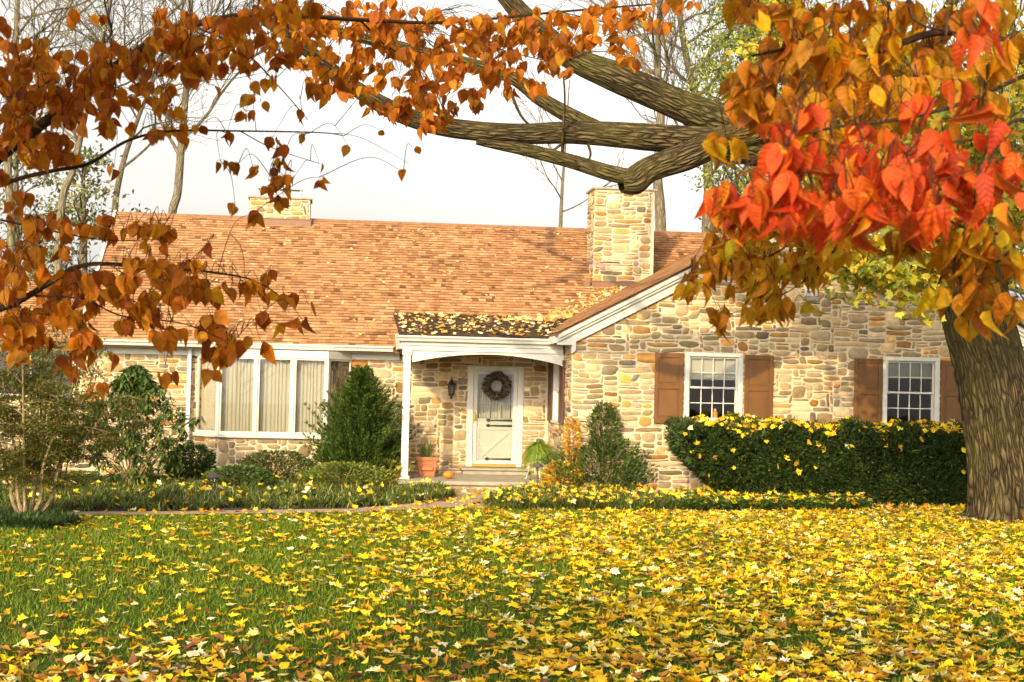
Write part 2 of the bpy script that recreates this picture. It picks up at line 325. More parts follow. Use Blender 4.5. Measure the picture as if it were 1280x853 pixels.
# ================================================================== HOUSE
house = empty('stone_house', O, psi, label='long low stone house with brown shingled roof, white trim and arched porch', cat='house')
Tf = lambda vv: (lambda a, b, c: (a, vv + b, c))            # front-facing walls at v = vv
def wall_boxes(mb, u0, u1, z0, z1, holes, T, thick=.35):
    us = sorted({u0, u1} | {h[0] for h in holes} | {h[1] for h in holes}); zs = sorted({z0, z1} | {h[2] for h in holes} | {h[3] for h in holes})
    us = [q for q in us if u0 <= q <= u1]; zs = [q for q in zs if z0 <= q <= z1]
    for i in range(len(us) - 1):
        for j in range(len(zs) - 1):
            cu, cz = (us[i] + us[i + 1]) / 2, (zs[j] + zs[j + 1]) / 2
            if not any(h[0] < cu < h[1] and h[2] < cz < h[3] for h in holes): mb.box((us[i], 0, zs[j]), (us[i + 1], thick, zs[j + 1]), T)
STONES = [(.54, .40, .24), (.50, .37, .22), (.58, .44, .28), (.44, .31, .17), (.52, .27, .08), (.58, .34, .12), (.30, .25, .17), (.22, .19, .15), (.52, .36, .26), (.62, .50, .34), (.36, .29, .16), (.46, .22, .06)]
SW = [5, 5, 5, 4, 2.0, 2.2, 2.2, 1.1, 3, 4, 2.4, .8]
def stones(name, u0, u1, z0, z1, inside, T, parent, big=1., seed=0, relief=.013, cell=(.07, .052)):
    rg = np.random.default_rng(seed); cw, ch = cell; nu = int((u1 - u0) / cw); nz = int((z1 - z0) / ch); occ = np.zeros((nz, nu), bool)
    for j in range(nz):
        for i in range(nu):
            if not inside(u0 + (i + .5) * cw, z0 + (j + .5) * ch): occ[j, i] = True
    V = []; C = []; n = 0; F = []
    for j in range(nz):
        for i in range(nu):
            if occ[j, i]: continue
            q = rg.random()
            if q < .075 * big: w, hh = rg.integers(4, 8), rg.integers(4, 6)
            elif q < .40: w, hh = rg.integers(4, 11), 2
            elif q < .62: w, hh = rg.integers(2, 8), 1
            elif q < .84: w, hh = rg.integers(3, 7), rg.integers(2, 4)
            else: w, hh = rg.integers(2, 4), rg.integers(2, 4)
            ww = 0
            while ww < w and i + ww < nu and not occ[j, i + ww]: ww += 1
            h2 = 0
            while h2 < hh and j + h2 < nz and not occ[j + h2, i:i + ww].any(): h2 += 1
            occ[j:j + h2, i:i + ww] = True
            a0, a1, b0, b1 = u0 + i * cw, u0 + (i + ww) * cw, z0 + j * ch, z0 + (j + h2) * ch
            g = rg.uniform(.007, .017); a0 += g; a1 -= g; b0 += g * .8; b1 -= g * .8
            if a1 - a0 < .02 or b1 - b0 < .015: continue
            cu, cz = (a0 + a1) / 2, (b0 + b1) / 2; hw_, hh_ = (a1 - a0) / 2, (b1 - b0) / 2; p = rg.uniform(2.4, 8.)
            ang = np.linspace(0, 2 * pi, 14, endpoint=False) + .2
            ca, sa = np.cos(ang), np.sin(ang); rr = 1 / (np.abs(ca) ** p + np.abs(sa) ** p) ** (1 / p); rr *= 1 + rg.normal(0, .05, 14)
            px, pz = cu + hw_ * ca * rr, cz + hh_ * sa * rr; sk = rg.normal(0, .26) * min(hw_, hh_); px = px + sk * (pz - cz) / hh_
            d = relief * rg.uniform(.35, 1.35); ins = min(.010, hh_ * .25)
            wu = lambda a, b: (.018 * mn.noise(Vector((a * 3, b * 3, seed + 1.)))+.012 * mn.noise(Vector((a * 8, b * 8, seed + 1.))), .022 * mn.noise(Vector((a * 2.2, b * 3, seed + 5.)))+.012 * mn.noise(Vector((a * 7, b * 9, seed + 5.))))
            k = 14
            for sc, dd in ((1, -.012), (.985, d * .45), (None, d)):
                for x_, z_ in zip(px, pz):
                    if sc is None: fx = 1 - ins / hw_ * 1.2; fz = 1 - ins / hh_ * 1.2
                    else: fx = fz = sc
                    X_ = cu + (x_ - cu) * fx; Z_ = cz + (z_ - cz) * fz; dx, dz = wu(X_, Z_)
                    V.append(T(X_ + dx, -dd - (rg.uniform(-.0015, .0015) if sc is None else 0), Z_ + dz))
            dx, dz = wu(cu, cz); V.append(T(cu + dx, -d - rg.uniform(-.001, .004), cz + dz))
            for r_ in range(2):
                for m_ in range(k):
                    A_, B_ = n + r_ * k + m_, n + r_ * k + (m_ + 1) % k; F += [(A_, B_, B_ + k), (A_, B_ + k, A_ + k)]
            for m_ in range(k): F.append((n + 2 * k + m_, n + 2 * k + (m_ + 1) % k, n + 3 * k))
            n += 3 * k + 1
            c = np.array(STONES[rg.choice(len(STONES), p=np.array(SW) / sum(SW))]) * np.exp(rg.normal(-.30, .25)) * [1., .95, .80]; C += [c] * (5 * k)
    return fast(name, V, F, M['stone'], parent, col_f=np.clip(np.array(C), 0, .9), smooth=False)

SL = .527; UP = 4.75; ZR = 5.74       # wing rake slope, peak position, ridge height
W1 = (2.27, 3.36, 1.47, 2.73); W2 = (6.30, 7.40, 1.44, 2.74)
def rake_z(u): return ZR - SL * abs(u - UP)
# --- gable wing front
mb = MB(); hs = [W1, W2]
wall_boxes(mb, 0, 9.5, -.3, 3.1, hs, Tf(0))
mb.prism([(0, 3.1), (9.5, 3.1), (9.5, rake_z(9.5) - .02), (UP, ZR - .05), (0, rake_z(0) - .02)], 0, .35, lambda p, q, r: (p, r, q))
wf = mb.build('gable_wall', M['mortar'], house)
ins = lambda holes: (lambda u, z: not any(h[0] - .0 < u < h[1] + .0 and h[2] - .0 < z < h[3] + .0 for h in holes))
stones('stonework', 0.0, 9.5, -.05, 5.8, lambda u, z: ins(hs)(u, z) and z < rake_z(u) - .06, Tf(0), wf, 1.15, 3)
# wing side wall (faces the porch), with shuttered window
SWN = (1.35, 2.2, 1.35, 2.55)        # a measured as v
Ts = lambda a, b, c: (b, a, c)
mb = MB(); wall_boxes(mb, .35, 3.0, -.3, 3.0, [SWN], lambda a, b, c: (b + .002, a, c), .3); ws = mb.build('porch_side_wall', M['mortar'], house)
stones('stonework', .02, 3.0, -.05, 2.95, ins([SWN]), lambda a, b, c: (b, a, c), ws, 1., 5)
mb = MB(); mb.box((9.2, .35, -.3), (9.5, 11.5, 3.3)); mb.box((-9.3, 11.5, -.3), (9.5, 11.85, 2.9)); mb.box((-9.3, 3.35, -.3), (-9.0, 11.5, 2.9)); mb.prism([(3.0, 2.9), (11.85, 2.9), (7.5, 5.6)], -9.3, -9.0, lambda p, q, r: (r, p, q)); mb.build('rear_wall', M['mortar'], house)
# --- main front wall
DH = (-1.74, -.55, .28, 2.46); BH = (-7.2, -4.4, .92, 2.52)
mb = MB(); wall_boxes(mb, -9.3, -.002, -.3, 2.75, [DH, BH], Tf(3)); wm = mb.build('front_wall', M['mortar'], house)
stones('stonework', -9.3, 0., -.05, 2.68, lambda u, z: ins([DH, BH])(u, z) and not (-7.3 < u < -4.3 and z > .9), Tf(3), wm, 1., 9)

# --- roofs
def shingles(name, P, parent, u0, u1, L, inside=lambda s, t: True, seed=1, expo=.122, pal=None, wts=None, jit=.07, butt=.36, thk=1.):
    """P(s,t,n): along eave, up the slope, off the roof"""
    rg = np.random.default_rng(seed); V = []; F = []; C = []; n = 0
    pal = pal or [(.35, .175, .078), (.39, .205, .092), (.30, .145, .062), (.24, .112, .05), (.44, .25, .125), (.15, .07, .035)]; wts = wts or [5, 4, 4, 2, .9, .5]
    w_ = np.array(wts, float) / sum(wts); t = 0.; row = 0
    while t < L:
        s = u0 - rg.random() * .2; wob = lambda q: .006 * mn.noise(Vector((q * .8, t * 2, 1.)))
        while s < u1:
            w = rg.uniform(.07, .19); a, b = max(s, u0), min(s + w, u1); s += w
            if b - a < .02 or not inside((a + b) / 2, t + .07): continue
            th_ = rg.uniform(.017, .030) * thk; lo = t - rg.uniform(0, .012); e = min(t + expo + .02, L)
            wa, wb = wob(a), wob(b)
            V += [P(a, lo + wa, 0), P(b, lo + wb, 0), P(b, lo + wb, th_), P(a, lo + wa, th_), P(b, e, .003), P(a, e, .003)]
            F += [(n, n + 1, n + 2, n + 3), (n + 3, n + 2, n + 4, n + 5)]; n += 6
            pn = mn.noise(Vector((a * .5, t * .7, seed))) * .25
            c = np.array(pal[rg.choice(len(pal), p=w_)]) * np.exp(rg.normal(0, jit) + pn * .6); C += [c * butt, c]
        t += expo; row += 1
    return fast(name, V, F, M['shingle'], parent, col_f=np.clip(np.array(C), 0, .9))
MS = .633; mv0, mz0 = 2.58, 2.78; ml = sqrt(1 + MS * MS); mlen = (7.5 - mv0) * ml
mP = lambda s, t, nn: (s, mv0 + t / ml - nn * MS / ml, mz0 + t * MS / ml + nn / ml + .0)
mb = MB()
mb.prism([(mv0, mz0 - .02), (7.5, mz0 + MS * (7.5 - mv0) - .02), (12.42, mz0 - .02), (12.42, mz0 - .12), (7.5, mz0 + MS * (7.5 - mv0) - .14), (mv0, mz0 - .12)], -9.72, 9.9, lambda p, q, r: (r, p, q))
roof = mb.build('main_roof', M['shingle_under'], house)
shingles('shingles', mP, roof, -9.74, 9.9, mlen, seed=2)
mb = MB(); mb.prism([(7.36, mz0 + MS * 4.78 + .01), (7.5, mz0 + MS * 4.92 + .035), (7.64, mz0 + MS * 4.78 + .01), (7.64, mz0 + MS * 4.78 - .02), (7.36, mz0 + MS * 4.78 - .02)], -9.74, 9.9, lambda p, q, r: (r, p, q)); mb.build('ridge_cap', M['ridge'], roof)
# wing roof, both slopes
sl = sqrt(1 + SL * SL); wl = (UP + .3) * sl
wP = lambda side: (lambda s, t, nn: (UP - side * (UP + .3 - t / sl + nn * SL / sl), s, rake_z(-.3) + t * SL / sl + nn / sl + .03))
mb = MB()
mb.prism([(-.3, rake_z(-.3) + .01), (UP, ZR + .01), (UP, ZR - .08), (-.3, rake_z(-.3) - .06)], -.16, 7.4, lambda p, q, r: (p, r, q))
mb.prism([(UP + .002, ZR + .01), (9.8, rake_z(9.8) + .01), (9.8, rake_z(9.8) - .06), (UP + .002, ZR - .08)], -.16, 11, lambda p, q, r: (p, r, q))
wr = mb.build('wing_roof', M['shingle_under'], house)
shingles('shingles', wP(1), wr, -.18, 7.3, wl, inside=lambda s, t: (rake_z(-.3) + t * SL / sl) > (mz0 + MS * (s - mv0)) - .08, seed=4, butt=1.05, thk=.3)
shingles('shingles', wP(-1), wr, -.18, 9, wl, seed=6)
# rake boards
rb = MB()
for sgn in (1, -1):
    e = UP + .3; g = lambda d, off: (UP - sgn * d, ZR - SL * d - off)
    rb.prism([g(0, .02), g(e, .02), g(e, .10), g(0, .10)], -.165, -.04, lambda p, q, r: (p, r, q))
    rb.prism([g(0, .10), g(e + .0, .10), g(e - .0, .16), g(0, .16)], -.125, -.04, lambda p, q, r: (p, r, q))
    rb.prism([g(0, .155), g(e - .28, .155), g(e - .28, .34), g(0, .34)], -.075, -.025, lambda p, q, r: (p, r, q))
    rb.prism([(UP - sgn * q, z) for q, z in ((e, rake_z(-.3) - .05), (e - .30, rake_z(0) - .16), (e - .36, rake_z(0) - .16), (e - .36, 2.76), (e - .28, 2.70), (e - .28, 2.86), (e, 2.86))], -.073, .10, lambda p, q, r: (p, r, q))
rb.build('rake_trim', M['white'], house, bevel=.006)
# porch roof
ps = .186; pl = sqrt(1 + ps * ps)
pv0, pz0 = .82, 3.0
pP = lambda s, t, nn: (s, pv0 + t / pl - nn * ps / pl, pz0 + t * ps / pl + nn / pl)
mb = MB(); mb.prism([(pv0, pz0 - .01), (3.75, pz0 - .01 + ps * 2.93), (3.75, pz0 - .1 + ps * 2.93), (pv0, pz0 - .1)], -3.3, 1.3, lambda p, q, r: (r, p, q)); pr = mb.build('porch_roof', M['shingle_under'], house)
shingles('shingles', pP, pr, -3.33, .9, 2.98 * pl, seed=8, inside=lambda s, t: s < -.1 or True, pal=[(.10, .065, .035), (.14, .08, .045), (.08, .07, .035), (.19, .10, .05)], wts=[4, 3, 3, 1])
tag(pr, label='dark mossy shingles on the shallow porch roof')
# gutters
gprof = lambda v, z: [(v, z - .11), (v + .08, z - .11), (v + .08, z), (v - .05, z), (v - .055, z - .03), (v - .02, z - .06)]
mb = MB(); mb.prism(gprof(2.53, 2.80), -9.78, -3.36, lambda p, q, r: (r, p, q)); mb.build('gutter', M['white'], house, bevel=.004)
mb = MB(); mb.prism(gprof(.76, 2.99), -3.40, -.34, lambda p, q, r: (r, p, q)); mb.prism([(-.36, 2.88), (-.36, 3.0), (-.20, 3.10), (-.14, 3.10), (-.14, 2.95)], .30, .84, lambda p, q, r: (p, r, q)); mb.build('gutter', M['white'], house, bevel=.004)
mb = MB(); mb.box((-9.72, 2.62, 2.66), (-3.3, 2.70, 2.76)); mb.box((-9.72, 2.70, 2.665), (-3.3, 3.0, 2.70)); mb.box((-9.3, 2.94, 2.52), (-3.2, 2.985, 2.664)); mb.build('eave_trim', M['white'], house, bevel=.004)
mb = MB(); mb.box((-7.58, 2.84, .0), (-7.50, 2.92, 2.66)); mb.build('downspout', M['galv'], house, bevel=.01)
mb = MB()
for sg in (0,): mb.prism([(2.5, 2.62), (7.5, 2.62 + MS * 5), (7.5, 2.80 + MS * 5), (2.5, 2.80)], -9.80, -9.73, lambda p, q, r: (r, p, q))
mb.build('verge_board', M['white'], house)
# porch frame: fascia, frieze, arch, ceiling, side beam, post
mb = MB(); mb.box((-3.28, .84, 2.80), (-.05, .90, 2.92)); mb.box((-3.24, .87, 2.70), (-.04, .93, 2.80)); mb.build('porch_fascia', M['white'], house, bevel=.006)
u0, u1 = -3.05, -.02; arc = [(u0, 2.70), (u0, 2.47)] + [(u0 + (u1 - u0) * t, 2.455 + .20 * sin(pi * t) ** .8) for t in np.linspace(.03, .97, 24)] + [(u1, 2.44), (u1, 2.70)]
mb = MB(); mb.prism(arc, .90, .98, lambda p, q, r: (p, r, q)); mb.build('porch_arch', M['white'], house)
mb = MB(); mb.box((-3.15, .98, 2.50), (-3.03, 2.95, 2.70)); mb.box((-3.2, .94, 2.704), (-.01, 2.97, 2.73)); mb.box((-3.3, .9, 2.734), (-3.2, 2.97, 2.95)); mb.build('porch_ceiling', M['white'], house)
mb = MB(); mb.box((-3.22, .88, .20), (-3.08, 1.02, 2.80)); mb.box((-3.25, .86, .16), (-3.05, 1.05, .22)); mb.box((-3.245, .865, 2.60), (-3.055, 1.035, 2.80)); mb.build('porch_post', M['white'], house, bevel=.008)
# porch floor + steps
mb = MB(); mb.box((-3.3, .38, .09), (-.03, 2.98, .165)); mb.build('porch_floor', M['slab'], house, bevel=.01)
mb = MB(); mb.box((-3.2, .46, -.1), (-.05, 2.9, .088)); ob = mb.build('porch_base', M['mortar'], house)
stones('stonework', -3.2, -.05, -.04, .09, lambda u, z: True, Tf(.46), ob, .3, 12)
mb = MB(); mb.box((-1.84, 2.55, .167), (-.5, 2.98, .26)); mb.box((-1.88, 2.50, .262), (-.46, 2.98, .30)); mb.build('doorstep', M['slab'], house, bevel=.008)

# --- windows
def window(W, T, parent, blind=.35, grey=False, lean=0):
    u0, u1, z0, z1 = W; fr = MB(); c = .075
    fr.box((u0 - .04, -.035, z1 - .02), (u1 + .04, .10, z1 + .06), T); fr.box((u0 - .04, -.03, z0), (u0 + c - .02, .10, z1 - .021), T); fr.box((u1 - c + .02, -.03, z0), (u1 + .04, .10, z1 - .021), T); fr.box((u0 - .06, -.06, z0 - .05), (u1 + .06, .10, z0 - .001), T)
    o = fr.build('window', M['white'], parent, bevel=.004)
    zm = (z0 + z1) / 2; a0, a1 = u0 + c - .018, u1 - c + .018
    for nm, zz0, zz1, d in (('upper_sash', zm - .02, z1 - .022, .03), ('lower_sash', z0 + .001, zm + .02, .065)):
        s = MB(); t = .035; s.box((a0, d, zz0), (a1, d + .03, zz0 + t), T); s.box((a0, d, zz1 - t), (a1, d + .03, zz1), T); s.box((a0, d, zz0 + t), (a0 + t, d + .03, zz1 - t), T); s.box((a1 - t, d, zz0 + t), (a1, d + .03, zz1 - t), T)
        for i in (1, 2, 3):
            q = a0 + t + (a1 - a0 - 2 * t) * i / 4; s.box((q - .009, d + .004, zz0 + t), (q + .009, d + .026, zz1 - t), T)
        zc = (zz0 + zz1) / 2; s.box((a0 + t, d + .006, zc - .009), (a1 - t, d + .024, zc + .009), T); s.build(nm, M['white'], o)
    g = MB(); g.add([T(a0, .085, z0 + .02), T(a1, .085, z0 + .02), T(a1, .085, zm), T(a0, .085, zm)], [(0, 1, 2, 3)]); g.add([T(a0, .048, zm), T(a1, .048, zm), T(a1, .048, z1 - .03), T(a0, .048, z1 - .03)], [(0, 1, 2, 3)]); g.build('pane', M['glass'], o)
    if blind:
        b = MB(); zb = z1 - (z1 - z0) * blind; b.box((a0 + .005, .115, zb), (a1 - .005, .12, z1 - .03), T); b.box((a0 + .005, .11, zb - .02), (a1 - .005, .125, zb), T); b.box((a0 + .005, .112, zb + .14), (a1 - .005, .1145, zb + .15), T)
        bb = b.build('blind', M['blind_grey'] if grey else M['blind'], o)
    return o
M['blind_grey'] = mat('grey_blind', (.26, .25, .20), rough=.8)
window(W1, Tf(0), house, .36); window(W2, Tf(0), house, .27, True)
mb = MB(); mb.box((.4, 3.2, -.2), (.45, 6, 3.)); 
window(SWN, lambda a, b, c: (b, a, c), house, 0)
def shutter(u0, u1, z0, z1, T, m=None):
    m = m or M['shutter']; s = MB(); t = .075; d0, d1 = -.055, -.022; zm = z0 + (z1 - z0) * .52
    s.box((u0, d0, z0), (u0 + t, d1, z1), T); s.box((u1 - t, d0, z0), (u1, d1, z1), T)
    for a, b in ((z0, z0 + .11), (zm - .045, zm + .045), (z1 - .09, z1)): s.box((u0 + t, d0, a), (u1 - t, d1, b), T)
    s.box((u0 + t, d0 + .018, z0 + .11), (u1 - t, d1, zm - .045), T); s.box((u0 + t, d0 + .018, zm + .045), (u1 - t, d1, z1 - .09), T)
    for a, b in ((z0 + .11, zm - .045), (zm + .045, z1 - .09)): s.box((u0 + t + .035, d0 + .008, a + .035), (u1 - t - .035, d1 - .01, b - .035), T)
    return s.build('shutter', m, house, bevel=.005)
shutter(1.63, 2.20, 1.38, 2.76, Tf(0)); shutter(3.43, 4.01, 1.38, 2.76, Tf(0)); shutter(5.66, 6.24, 1.36, 2.75, Tf(0)); shutter(7.46, 8.02, 1.36, 2.75, Tf(0))
TS = lambda a, b, c: (b, a, c)
shutter(.75, 1.30, 1.32, 2.58, TS, M['shutter_dark']); shutter(2.26, 2.80, 1.32, 2.58, TS, M['shutter_dark'])
# gable vent
mb = MB(); mb.box((4.62, -.07, 3.94), (4.88, .0, 4.24)); mb.box((4.66, -.09, 4.24), (4.84, .0, 4.30)); v = mb.build('gable_vent', M['white'], house, bevel=.02)
for a, b in (((4.655, -.076, 4.03), (4.80, -.056, 4.045)), ((4.665, -.076, 4.13), (4.79, -.056, 4.145)), ((4.68, -.096, 4.25), (4.79, -.088, 4.262))): MB().box(a, b).build('slat', M['iron'], v)
mb = MB(); mb.box((4.64, -.08, 3.86), (4.90, .0, 3.935)); mb.build('sill', M['stone_plain'] if 'stone_plain' in M else M['slab'], v, bevel=.01)

# --- front door
door = MB(); T3 = Tf(3)
door.box((-1.74, -.03, .30), (-1.62, .12, 2.45), T3); door.box((-.67, -.03, .30), (-.55, .12, 2.45), T3); door.box((-1.62, -.03, 2.35), (-.67, .12, 2.45), T3)
dr = door.build('front_door', M['white'], house, bevel=.006)
s = MB(); s.box((-1.618, .02, .37), (-1.53, .05, 2.348), T3); s.box((-.76, .02, .37), (-.672, .05, 2.348), T3); s.box((-1.53, .02, 2.28), (-.76, .05, 2.348), T3); s.box((-1.53, .02, .37), (-.76, .05, .44), T3); s.build('storm_door', M['white'], dr, bevel=.004)
s = MB(); s.add([T3(-1.53, .035, .44), T3(-.76, .035, .44), T3(-.76, .035, 2.28), T3(-1.53, .035, 2.28)], [(0, 1, 2, 3)]); s.build('pane', M['glass'], dr)
s = MB(); s.box((-1.56, .075, .40), (-.73, .11, 1.34), T3); s.box((-1.56, .075, 1.341), (-1.50, .11, 2.33), T3); s.box((-.79, .075, 1.341), (-.73, .11, 2.33), T3); s.box((-1.50, .075, 2.27), (-.79, .11, 2.33), T3)
for i in (1, 2): q = -1.50 + .71 * i / 3; s.box((q - .011, .08, 1.341), (q + .011, .105, 2.27), T3)
for q in (1.66, 1.97): s.box((-1.50, .082, q - .011), (-.79, .103, q + .011), T3)
s.box((-1.53, .055, 1.09), (-.76, .0745, 1.16), T3); s.box((-1.53, .055, .40), (-1.46, .0745, 1.089), T3); s.box((-.83, .055, .40), (-.76, .0745, 1.089), T3); s.box((-1.459, .055, .40), (-.831, .0745, .50), T3)
s.add([T3(a, b, c) for a, b, c in [(-1.47, .056, .50), (-1.44, .056, .47), (-.80, .056, 1.05), (-.83, .056, 1.08), (-1.47, .0745, .50), (-1.44, .0745, .47), (-.80, .0745, 1.05), (-.83, .0745, 1.08)]], [(0, 1, 2, 3), (0, 4, 5, 1), (1, 5, 6, 2), (2, 6, 7, 3), (3, 7, 4, 0)])
s.build('door_leaf', M['white'], dr, bevel=.003)
def pleats(u0, u1, z0, z1, T, n, amp, d):
    m_ = n * 8; V = []; F = []; 
    for i in range(m_ + 1):
        t = i / m_; a = u0 + (u1 - u0) * t; ph = t * n * 2 * pi + 1.2 * sin(t * 9 + u0) 
        for z, k in ((z0, 1.), ((z0 + z1) / 2, .8), (z1, .5)): V.append(T(a + .006 * sin(ph * 1.3) , d + amp * k * sin(ph) + amp * .3 * sin(ph * 2.3), z))
    for i in range(m_):
        for j in range(2): q = i * 3 + j; F.append((q, q + 3, q + 4, q + 1))
    return V, F
V, F = pleats(-1.50, -.79, 1.35, 2.27, T3, 12, .012, .15); fast('curtain', V, F, M['curtain'], dr, smooth=True)
def strap(u0, u1, z):
    s = MB(); s.prism([(u1, z - .022), (u1, z + .022), (u0 + .09, z + .012), (u0 + .07, z + .035), (u0 + .03, z + .03), (u0, z), (u0 + .03, z - .03), (u0 + .07, z - .035), (u0 + .09, z - .012)], .052, .066, lambda p, q, r: (p, 3 + r, q)); s.build('strap_hinge', M['iron'], dr)
strap(-1.33, -.77, 1.30); strap(-1.33, -.77, 1.185); strap(-1.34, -.78, .475)
s = MB(); s.box((-1.62, -.02, .315), (-.67, .02, .365), T3); s.build('kick_plate', M['brass'], dr)
s = MB(); s.tube([T3(-1.585, -.03, 1.30), T3(-1.585, -.06, 1.33), T3(-1.585, -.06, 1.44), T3(-1.585, -.03, 1.47)], .012); s.box((-1.605, -.0, 1.26), (-1.565, .022, 1.50), T3); s.build('handle', M['brass'], dr)
s = MB(); s.box((-1.76, -.06, .301), (-.53, .01, .314), T3); s.build('threshold', M['iron'], dr)

# --- bay window
bay = MB(); pts = [(-7.42, 2.98), (-6.90, 2.32), (-4.70, 2.32), (-4.18, 2.98)]
def along(p, q): 
    d = np.array(q) - np.array(p); L_ = np.linalg.norm(d); d /= L_; nrm = np.array([-d[1], d[0]]); return (lambda a, b, c: (p[0] + d[0] * a + nrm[0] * b, p[1] + d[1] * a + nrm[1] * b, c)), L_
bay.prism([(-7.46, 2.98), (-6.92, 2.28), (-4.68, 2.28), (-4.14, 2.98)], .86, .93, lambda p, q, r: (p, q, r)); bay.prism([(-7.44, 2.98), (-6.91, 2.30), (-4.69, 2.30), (-4.16, 2.98)], 2.505, 2.66, lambda p, q, r: (p, q, r))
bw = bay.build('bay_window', M['white'], house, bevel=.006)
def lights(T, splits, L_):
    for a, b in splits:
        s = MB(); t = .035
        s.box((a, .0, .932), (a + t, .06, 2.503), T); s.box((b - t, .0, .932), (b, .06, 2.503), T); s.box((a + t, 0, .932), (b - t, .06, .932 + t + .02), T); s.box((a + t, 0, 2.503 - t), (b - t, .06, 2.503), T); s.build('window_frame', M['white'], bw, bevel=.004)
        g = MB(); g.add([T(a + t, .03, .97), T(b - t, .03, .97), T(b - t, .03, 2.47), T(a + t, .03, 2.47)], [(0, 1, 2, 3)]); g.build('pane', M['glass'], bw)
        V, F = pleats(a + .02, b - .02, .94, 2.50, T, max(3, int((b - a) * 13)), .018, .17); fast('curtain', V, F, M['curtain'], bw, smooth=True)
Tm, Lm = along(pts[1], pts[2]); lights(Tm, [(.03, .735), (.79, 1.475), (1.53, 2.17)], Lm)
mu = MB()
for a, b in ((-.02, .027), (.738, .787), (1.478, 1.527), (2.173, 2.22)): mu.box((a, -.02, .932), (b, .08, 2.503), Tm)
mu.build('mullion', M['white'], bw, bevel=.004)
for p, q in ((pts[0], pts[1]), (pts[2], pts[3])):
    T_, L_ = along(p, q); lights(T_, [(.06, L_ - .04)], L_)
ap = MB(); ap.prism([(-7.38, 2.98), (-6.88, 2.36), (-4.72, 2.36), (-4.22, 2.98)], -.3, .858, lambda p, q, r: (p, q, r)); oa = ap.build('bay_apron', M['mortar'], house)
Ta, La = along((-6.88, 2.36), (-4.72, 2.36)); stones('stonework', 0, La, -.04, .85, lambda u, z: True, Ta, oa, 1., 21)
Ta, La = along((-7.38, 2.98), (-6.88, 2.36)); stones('stonework', 0, La, -.04, .85, lambda u, z: True, Ta, oa, 1., 22)

# --- chimneys
def chimney(u0, u1, v0, v1, z0, z1, seed, cap):
    mb = MB(); mb.box((u0, v0, z0 - 1.6), (u1, v1, z1)); o = mb.build('chimney', M['mortar'], house)
    stones('stonework', u0, u1, z0, z1, lambda u, z: True, Tf(v0), o, .8, seed)
    stones('stonework', 0, v1 - v0, z0, z1, lambda u, z: True, lambda a, b, c: (u0 + b, v1 - a, c), o, .8, seed + 1)
    stones('stonework', 0, v1 - v0, z0, z1, lambda u, z: True, lambda a, b, c: (u1 - b, v0 + a, c), o, .8, seed + 2)
    c = MB(); c.box((u0 - .05, v0 - .05, z1), (u1 + .05, v1 + .05, z1 + .05)); c.build('cap', M['slab'], o, bevel=.012)
    f = MB(); f.box((u0 - .035, v0 - .035, z0 - .3), (u1 + .035, v1, z0)); f.box((u0 - .045, v0 - .05, z0), (u1 + .045, v0 - .03, z0 + .02)); f.build('flashing', M['copper'], o)
    return o
c1 = chimney(-6.62, -5.21, 7.2, 8.0, 5.85, 6.34, 31, 1); c2 = chimney(1.27, 2.66, 5.05, 6.0, 4.46, 6.58, 41, 0)
mb = MB(); mb.box((-5.75, 7.45, 6.42), (-5.42, 7.75, 6.52)); mb.box((-6.35, 7.45, 6.42), (-6.05, 7.75, 6.55)); mb.box((-6.45, 7.40, 6.60), (-5.40, 7.80, 6.625));
for a in (-6.4, -5.95, -5.45): mb.box((a, 7.42, 6.39), (a + .02, 7.44, 6.60))
mb.build('flue', M['galv'], c1)
mb = MB(); mb.box((1.06, 5.0, 4.3), (1.20, 5.12, 4.48)); mb.build('roof_vent', M['copper'], house, bevel=.01)
# leaf litter on the roof valley and porch roof
n = 330; s_ = R.uniform(-3.25, .3, n); t_ = R.random(n) ** .8 * 2.9
P = np.array([pP(a, b, .025) for a, b in zip(s_, t_)])
n2 = 480; t2 = R.random(n2) ** 1.5 * 2.4; P2 = np.array([(max(-.45, (mz0 + MS * (mv0 + t - mv0) - rake_z(-.3)) / SL - .3) - abs(R.normal(0, .30)), mv0 + t, 0) for t in t2 + .6])
P2[:, 2] = np.maximum(mz0 + MS * (P2[:, 1] - mv0), pz0 + ps * (P2[:, 1] - pv0)) + .03
n3 = 260; P3 = np.array([mP(a, b, .03) for a, b in zip(R.uniform(-9.4, 1.2, n3), R.random(n3) ** 1.2 * mlen * .95)])
P = np.concatenate([P, P2, P3]); n = len(P); nb = norm(np.array([0, -.4, .9]) + R.normal(0, .25, (n, 3))); yd = R.normal(0, 1, (n, 3)); yd -= nb * (yd * nb).sum(1)[:, None]
lo = leaf_obj('fallen_leaves', MA, P, yd, nb, np.concatenate([R.uniform(.07, .13, n - n3), R.uniform(.045, .09, n3)]), palette([(.72, .52, .22), (.75, .60, .34), (.68, .38, .07), (.40, .20, .06)], [3, 3, 3, 1], n), M['litter'], flex=R.normal(1, 1, n))
lo.location = tuple(O); lo.rotation_euler = (0, 0, psi); tag(lo, label='pale fallen leaves caught on the porch roof and in the roof valley', cat='leaf litter', kind='stuff')

